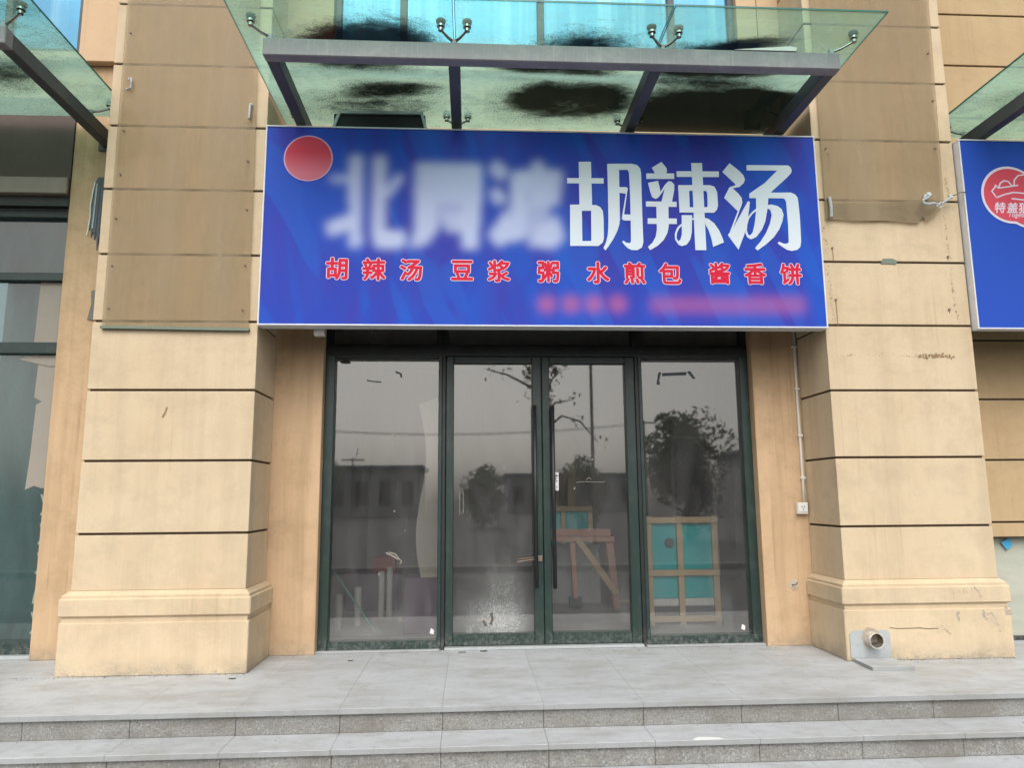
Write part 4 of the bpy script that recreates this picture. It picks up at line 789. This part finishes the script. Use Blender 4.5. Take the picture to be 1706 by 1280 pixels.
# pale board with a wavy edge behind the left window
wv = [(-.255, .50)]+[(-.40-.05*math.sin((z-.5)*4.2+.3)-.03*(z-.5), z) for z in np.linspace(.50, 1.95, 16)]+[(-.255, 2.02)]
tag(make('wavy_board', plate(B(), wv, 1.02, 1.04), 'board_beige', origin=(-.3, 1.03, .5)), 'pale board with a wavy edge behind the left window', 'board')
tag(make('board_stand', box(B(), -.55, -.25, 1.00, 1.25, .0505, .499, .006), 'purple_box', origin=(-.4, 1.1, 0)), 'dark box that carries the pale wavy board', 'box')
for i, (x, y, z1, lab) in enumerate(((-1.13, 1.30, .34, 'leftmost short white pipe standing by the left window'), (-.99, 1.45, .38, 'white pipe stub crossed by the green rod'), (-.84, 1.9, .47, 'left one of two white pipe stubs further back in the left window'), (-.77, 1.95, .50, 'right one of two white pipe stubs further back in the left window'))):
    tp = B(); ringtube(tp, 0, 0, 0, z1-.006, .030, .025, 16)
    for v in tp.verts: v.co = Vector((x+v.co.x, y+v.co.z, .051+v.co.y*(z1-.051)/(z1-.006)))
    tag(make('pipe_stub', tp, 'grey_plastic', origin=(x, y, .006), smooth=False), lab, 'pipe')
tag(make('green_rod', tube(B(), [(-1.16, 1.02, .605), (-.79, 1.10, .060)], .009, 8), 'green_rod', origin=(-.79, 1.1, .006)), 'thin green rod leaning across the left window', 'rod')
tag(make('carton', box(B(), -1.25, -.72, 2.3, 2.7, .0505, .42, .008), 'purple_box', origin=(-1, 2.5, 0)), 'dull purple carton inside the left window', 'box')
tag(make('carton', box(B(), -.98, -.76, 2.35, 2.6, .421, .56, .006), 'red_box', origin=(-.87, 2.5, .42)), 'small red carton on top of the purple carton', 'box')

for i, (x, y, z1, dx, lab) in enumerate(((1.30, 4.9, 1.9, .12, 'longest plank leaning on the back wall of the shop'), (1.10, 4.88, 1.5, .06, 'shorter plank leaning beside the longest plank'), (.98, 4.9, 1.1, -.08, 'shortest plank leaning left of the other planks on the back wall'))):
    tag(make('leaning_plank', bar(B(), (x, y-.45, .055), (x+dx, y+.06, z1), .10, .022), 'wood_pale', origin=(x, y-.45, .05)), lab, 'plank')
dwy = thing('back_doorway', (3.12, 4.99, .05), 'black doorway in the back wall of the shop behind the right window', 'doorway')
make('dark_opening', box(B(), 2.86, 3.40, 4.975, 4.99, .0505, 1.95), 'dark_duct', dwy)  # black sheet: paints the darkness of an open doorway
for a_ in ((2.81, 2.859, .0505, 2.0), (3.401, 3.45, .0505, 2.0), (2.86, 3.40, 1.951, 2.0)): make('door_jamb', box(B(), a_[0], a_[1], 4.96, 4.992, a_[2], a_[3]), 'grey_plastic', dwy)
tag(make('hanging_cable', tube(B(), [(.9, 3.2, 2.95), (.92, 3.2, 2.3), (1.0, 3.2, 1.95), (1.06, 3.2, 2.05)], .008, 6), 'rubber_black', origin=(.9, 3.2, 1.95)), 'loose black cable hanging from the shop ceiling', 'cable')

for i, (x, y, s_, ang, lab) in enumerate(((.20, 1.6, .16, .4, 'flat timber offcut on the shop floor behind the left door'), (1.75, 2.6, .20, -.3, 'timber offcut on the shop floor behind the teal crate'), (-.55, 1.75, .14, .9, 'small timber offcut near the white pipe stubs'))):
    tag(make('timber_offcut', bar(B(), (x-s_*math.cos(ang), y-s_*math.sin(ang), .066), (x+s_*math.cos(ang), y+s_*math.sin(ang), .066), .05, .03), 'wood_pale', origin=(x, y, .05)), lab, 'timber')

# grit and crumbs gathered along the walls and steps
V_, F_ = [], []; rg = np.random.default_rng(5)
def speck(x, y, z, s_):
    n0 = len(V_); a_ = rg.uniform(0, 6.28)
    for t_ in (0, 2.1, 4.2): V_.append((x+s_*math.cos(a_+t_)*rg.uniform(.5, 1.2), y+s_*math.sin(a_+t_)*rg.uniform(.5, 1.2), z))
    V_.append((x, y, z+s_*rg.uniform(.4, .9))); F_.extend([(n0, n0+1, n0+3), (n0+1, n0+2, n0+3), (n0+2, n0, n0+3), (n0, n0+2, n0+1)])
for _ in range(900):
    q = rg.random()
    if q < .30: speck(rg.uniform(XL1+.05, XR0-.05), .50-abs(rg.normal(0, .05)), .0007, rg.uniform(.0015, .005))
    elif q < .50: speck(rg.uniform(XL0-.6, XL1+.06), -.047-abs(rg.normal(0, .03)), .0007, rg.uniform(.0015, .006))
    elif q < .70: speck(rg.uniform(XR0-.06, XR1+.8), -.047-abs(rg.normal(0, .035)), .0007, rg.uniform(.0015, .006))
    elif q < .82: speck(rg.uniform(-3.2, 4.4), rg.uniform(-.9, .4), .0007, rg.uniform(.001, .004))
    elif q < .92: speck(rg.uniform(-3.2, 4.4), -.91-abs(rg.normal(0, .04)), -.1348, rg.uniform(.0015, .005))
    else: speck(rg.uniform(-3.2, 4.4), -1.155-abs(rg.normal(0, .05)), -.2638, rg.uniform(.0015, .005))
gm = mesh_obj('grit', np.array(V_), F_, 'litter_dark', None); tag(gm, 'fine dark grit scattered along the walls and steps', 'grit', kind='stuff')

# small litter on the platform
for i, (x, y, sx, mat, lab) in enumerate(((-2.62, .28, .06, 'paper_white', 'torn white paper scrap on the platform left of the left pillar'), (-.86, .28, .022, 'litter_dark', 'dark leaf scrap on the platform before the left window'), (-1.55, -.18, .024, 'litter_dark', 'dark scrap on the platform at the foot of the left pillar'), (-.06, .50, .035, 'kerb_concrete', 'plaster crumbs at the foot of the left door leaf'), (1.28, -1.172, .10, 'paper_white', 'white paint smear on the edge of the upper step'), (.10, .52, .03, 'litter_dark', 'dark flake before the left door leaf'))):
    rr = random.Random(i); n_ = 9; zt = .0012 if y > -.9 else -.1345
    b_ = B(); pts = [(x+sx*math.cos(2*math.pi*j/n_)*rr.uniform(.5, 1.1), y+sx*.45*math.sin(2*math.pi*j/n_)*rr.uniform(.5, 1.1)) for j in range(n_)]
    if y < -.9: pts = [(px_, max(py_, -1.174)) for px_, py_ in pts]
    lo_ = [b_.verts.new((px_, py_, zt)) for px_, py_ in pts]; hi_ = [b_.verts.new((px_, py_, zt+.003+.006*rr.random()*(y > -.9))) for px_, py_ in pts]
    b_.faces.new(hi_); b_.faces.new(lo_[::-1])
    for j in range(n_): b_.faces.new((lo_[j], lo_[(j+1) % n_], hi_[(j+1) % n_], hi_[j]))
    bmesh.ops.recalc_face_normals(b_, faces=b_.faces)
    tag(make('litter_scrap', b_, mat, origin=(x, y, zt)), lab, 'litter')

# ------------------------------------------------------------------ the street behind the camera, seen only as reflections
def tree(name, x, y, h, crown, trunk_h, n, lab, seed, leaf=.14, branches=()):
    rr = np.random.default_rng(seed); t = thing(name, (x, y, -.4), lab, 'tree', 'trees across the forecourt reflected in the shop glass')
    tb_ = B(); tube(tb_, [(x, y, -.42), (x+.05, y, trunk_h*.5), (x-.03, y, trunk_h), (x, y, h*.8)], [.16, .12, .10, .03], 8)
    for b_ in branches: tube(tb_, b_, [.05]+[.03]*(len(b_)-2)+[.012], 6)
    for i in range(7):
        a = rr.uniform(0, 6.28); tube(tb_, [(x, y, trunk_h+.3*i*.3), (x+.5*crown[0]*math.cos(a), y+.5*crown[0]*math.sin(a), trunk_h+.5+.35*i*.4)], [.05, .012], 5)
    make('trunk', tb_, 'bark', t)
    cl_ = []
    for _ in range(60):
        q_ = rr.normal(0, 1, 3); q_ = q_/np.linalg.norm(q_)*rr.uniform(.25, .8); cl_.append((q_*np.array((crown[0], crown[0], crown[1]))+np.array((x, y, crown[2])), rr.uniform(.16, .46)))
    for b_ in branches: cl_ += [(np.array(b_[-1]), .5), (np.array(b_[-2]), .35)]
    P_ = []
    for i in range(n):
        c_, r_ = cl_[i % len(cl_)]; d = rr.normal(0, 1, 3); d /= np.linalg.norm(d); p_ = c_+d*r_*min(crown[0], crown[1])*rr.uniform(.4, 1)**.5
        a_ = rr.normal(0, 1, 3); a_ /= np.linalg.norm(a_); b2 = np.cross(a_, rr.normal(0, 1, 3)); b2 /= np.linalg.norm(b2); s_ = leaf*rr.uniform(.35, .9)
        P_ += [p_-a_*s_, p_-b2*s_*.5, p_+a_*s_, p_+b2*s_*.5]
    mesh_obj('crown', np.array(P_), [(4*i, 4*i+1, 4*i+2, 4*i+3) for i in range(n)], 'leaf', t)
tree('street_tree', 7.7, -19.4, 5.0, (2.0, 2.7, 2.3), .5, 9000, 'broad leafy tree reflected in the right window', 1)
tree('street_tree', 5.0, -27.4, 3.5, (1.5, 2.0, 1.5), .4, 5000, 'rounded tree reflected in the right door', 2)
tree('street_tree', .6, -31.5, 3.1, (1.3, 1.8, 1.3), .4, 4600, 'small rounded tree reflected in the left door', 3)
tree('slim_tree', 1.95, -13.4, 5.6, (.6, 1.2, 4.6), 3.0, 700, 'slim sparse tree whose branch is reflected in the right door', 4, .10, [[(1.95, -13.4, 2.9), (2.5, -13.4, 3.35), (3.0, -13.4, 3.2), (3.5, -13.4, 2.6)], [(1.95, -13.4, 3.2), (2.3, -13.4, 3.7), (2.8, -13.4, 3.8)], [(1.95, -13.4, 3.5), (2.2, -13.3, 4.3), (2.4, -13.3, 4.6)], [(1.95, -13.4, 4.0), (1.0, -13.4, 4.5), (.4, -13.4, 4.65)]])
tree('street_tree', -9.5, -42, 4.2, (1.8, 1.2, 2.6), 1.2, 2200, 'far tree beside the low building across the road', 5)
tree('street_tree', 15.5, -30, 5.5, (2.2, 1.8, 3.4), 1.5, 3000, 'far tree right of the broad tree across the road', 6)
def low_building(x0, x1, y0, y1, h, lab, nwin):
    t = thing('low_building', ((x0+x1)/2, (y0+y1)/2, -.4), lab, 'building', 'low buildings across the road')
    make('wall', box(B(), x0, x1, y0, y1, -.4, h), 'far_wall', t); make('roof', box(B(), x0-.3, x1+.3, y0-.3, y1+.3, h, h+.35), 'far_roof', t)
    for i in range(nwin):
        a = x0+(x1-x0)*(i+.25)/nwin; b = x0+(x1-x0)*(i+.75)/nwin
        f_ = make('window', box(B(), a, b, y1-.05, y1+.06, .5, h-.9), 'far_roof', t); make('pane', box(B(), a+.08, b-.08, y1+.061, y1+.08, .58, h-.98), 'far_glass', f_)
low_building(-13.5, -4.2, -62, -54, 3.4, 'low dark roofed building reflected in the left window', 5)
low_building(3.5, 16, -72, -64, 3.0, 'long low building reflected behind the trees', 6)
low_building(-34, -17, -66, -56, 5.0, 'taller pale building far left across the road', 7)
low_building(22, 44, -58, -48, 4.4, 'pale building far right across the road', 8)
for i, (x, y, h, lab) in enumerate(((-18, -52, 7.2, 'concrete utility pole at the left end of the wires'), (14, -52, 7.2, 'concrete utility pole at the right end of the wires'), (-9.6, -54, 4.4, 'short pole with a crossarm above the low building roof'), (4.1, -18, 6.4, 'thin grey lamp post reflected in the right door'))):
    t = thing('utility_pole', (x, y, -.4), lab, 'pole', 'poles across the road')
    make('shaft', tube(B(), [(x, y, -.42), (x, y, h)], [.14 if i < 2 else .07, .09 if i < 2 else .05], 8), 'kerb_concrete', t)
    if i < 3: make('crossarm', box(B(), x-.9, x+.9, y-.06, y+.06, h-.25, h-.13), 'kerb_concrete', t)
for i, (dz, dy, lab) in enumerate(((0, 0, 'sagging upper overhead wire across the road'), (-.12, .15, 'sagging lower overhead wire across the road'))):
    pts = [(-18+32*s_/16, -52+dy, 7.05+dz-.9*(1-(s_/8-1)**2)) for s_ in range(17)]
    tag(make('overhead_wire', tube(B(), pts, .022, 5), 'frame_black', origin=pts[8]), lab, 'wire', 'overhead wires')
bm = B(); box(bm, -60, 60, -9.4, -9.2, -.41, -.28, .01); tag(make('kerb', bm, 'kerb_concrete'), kind='structure')
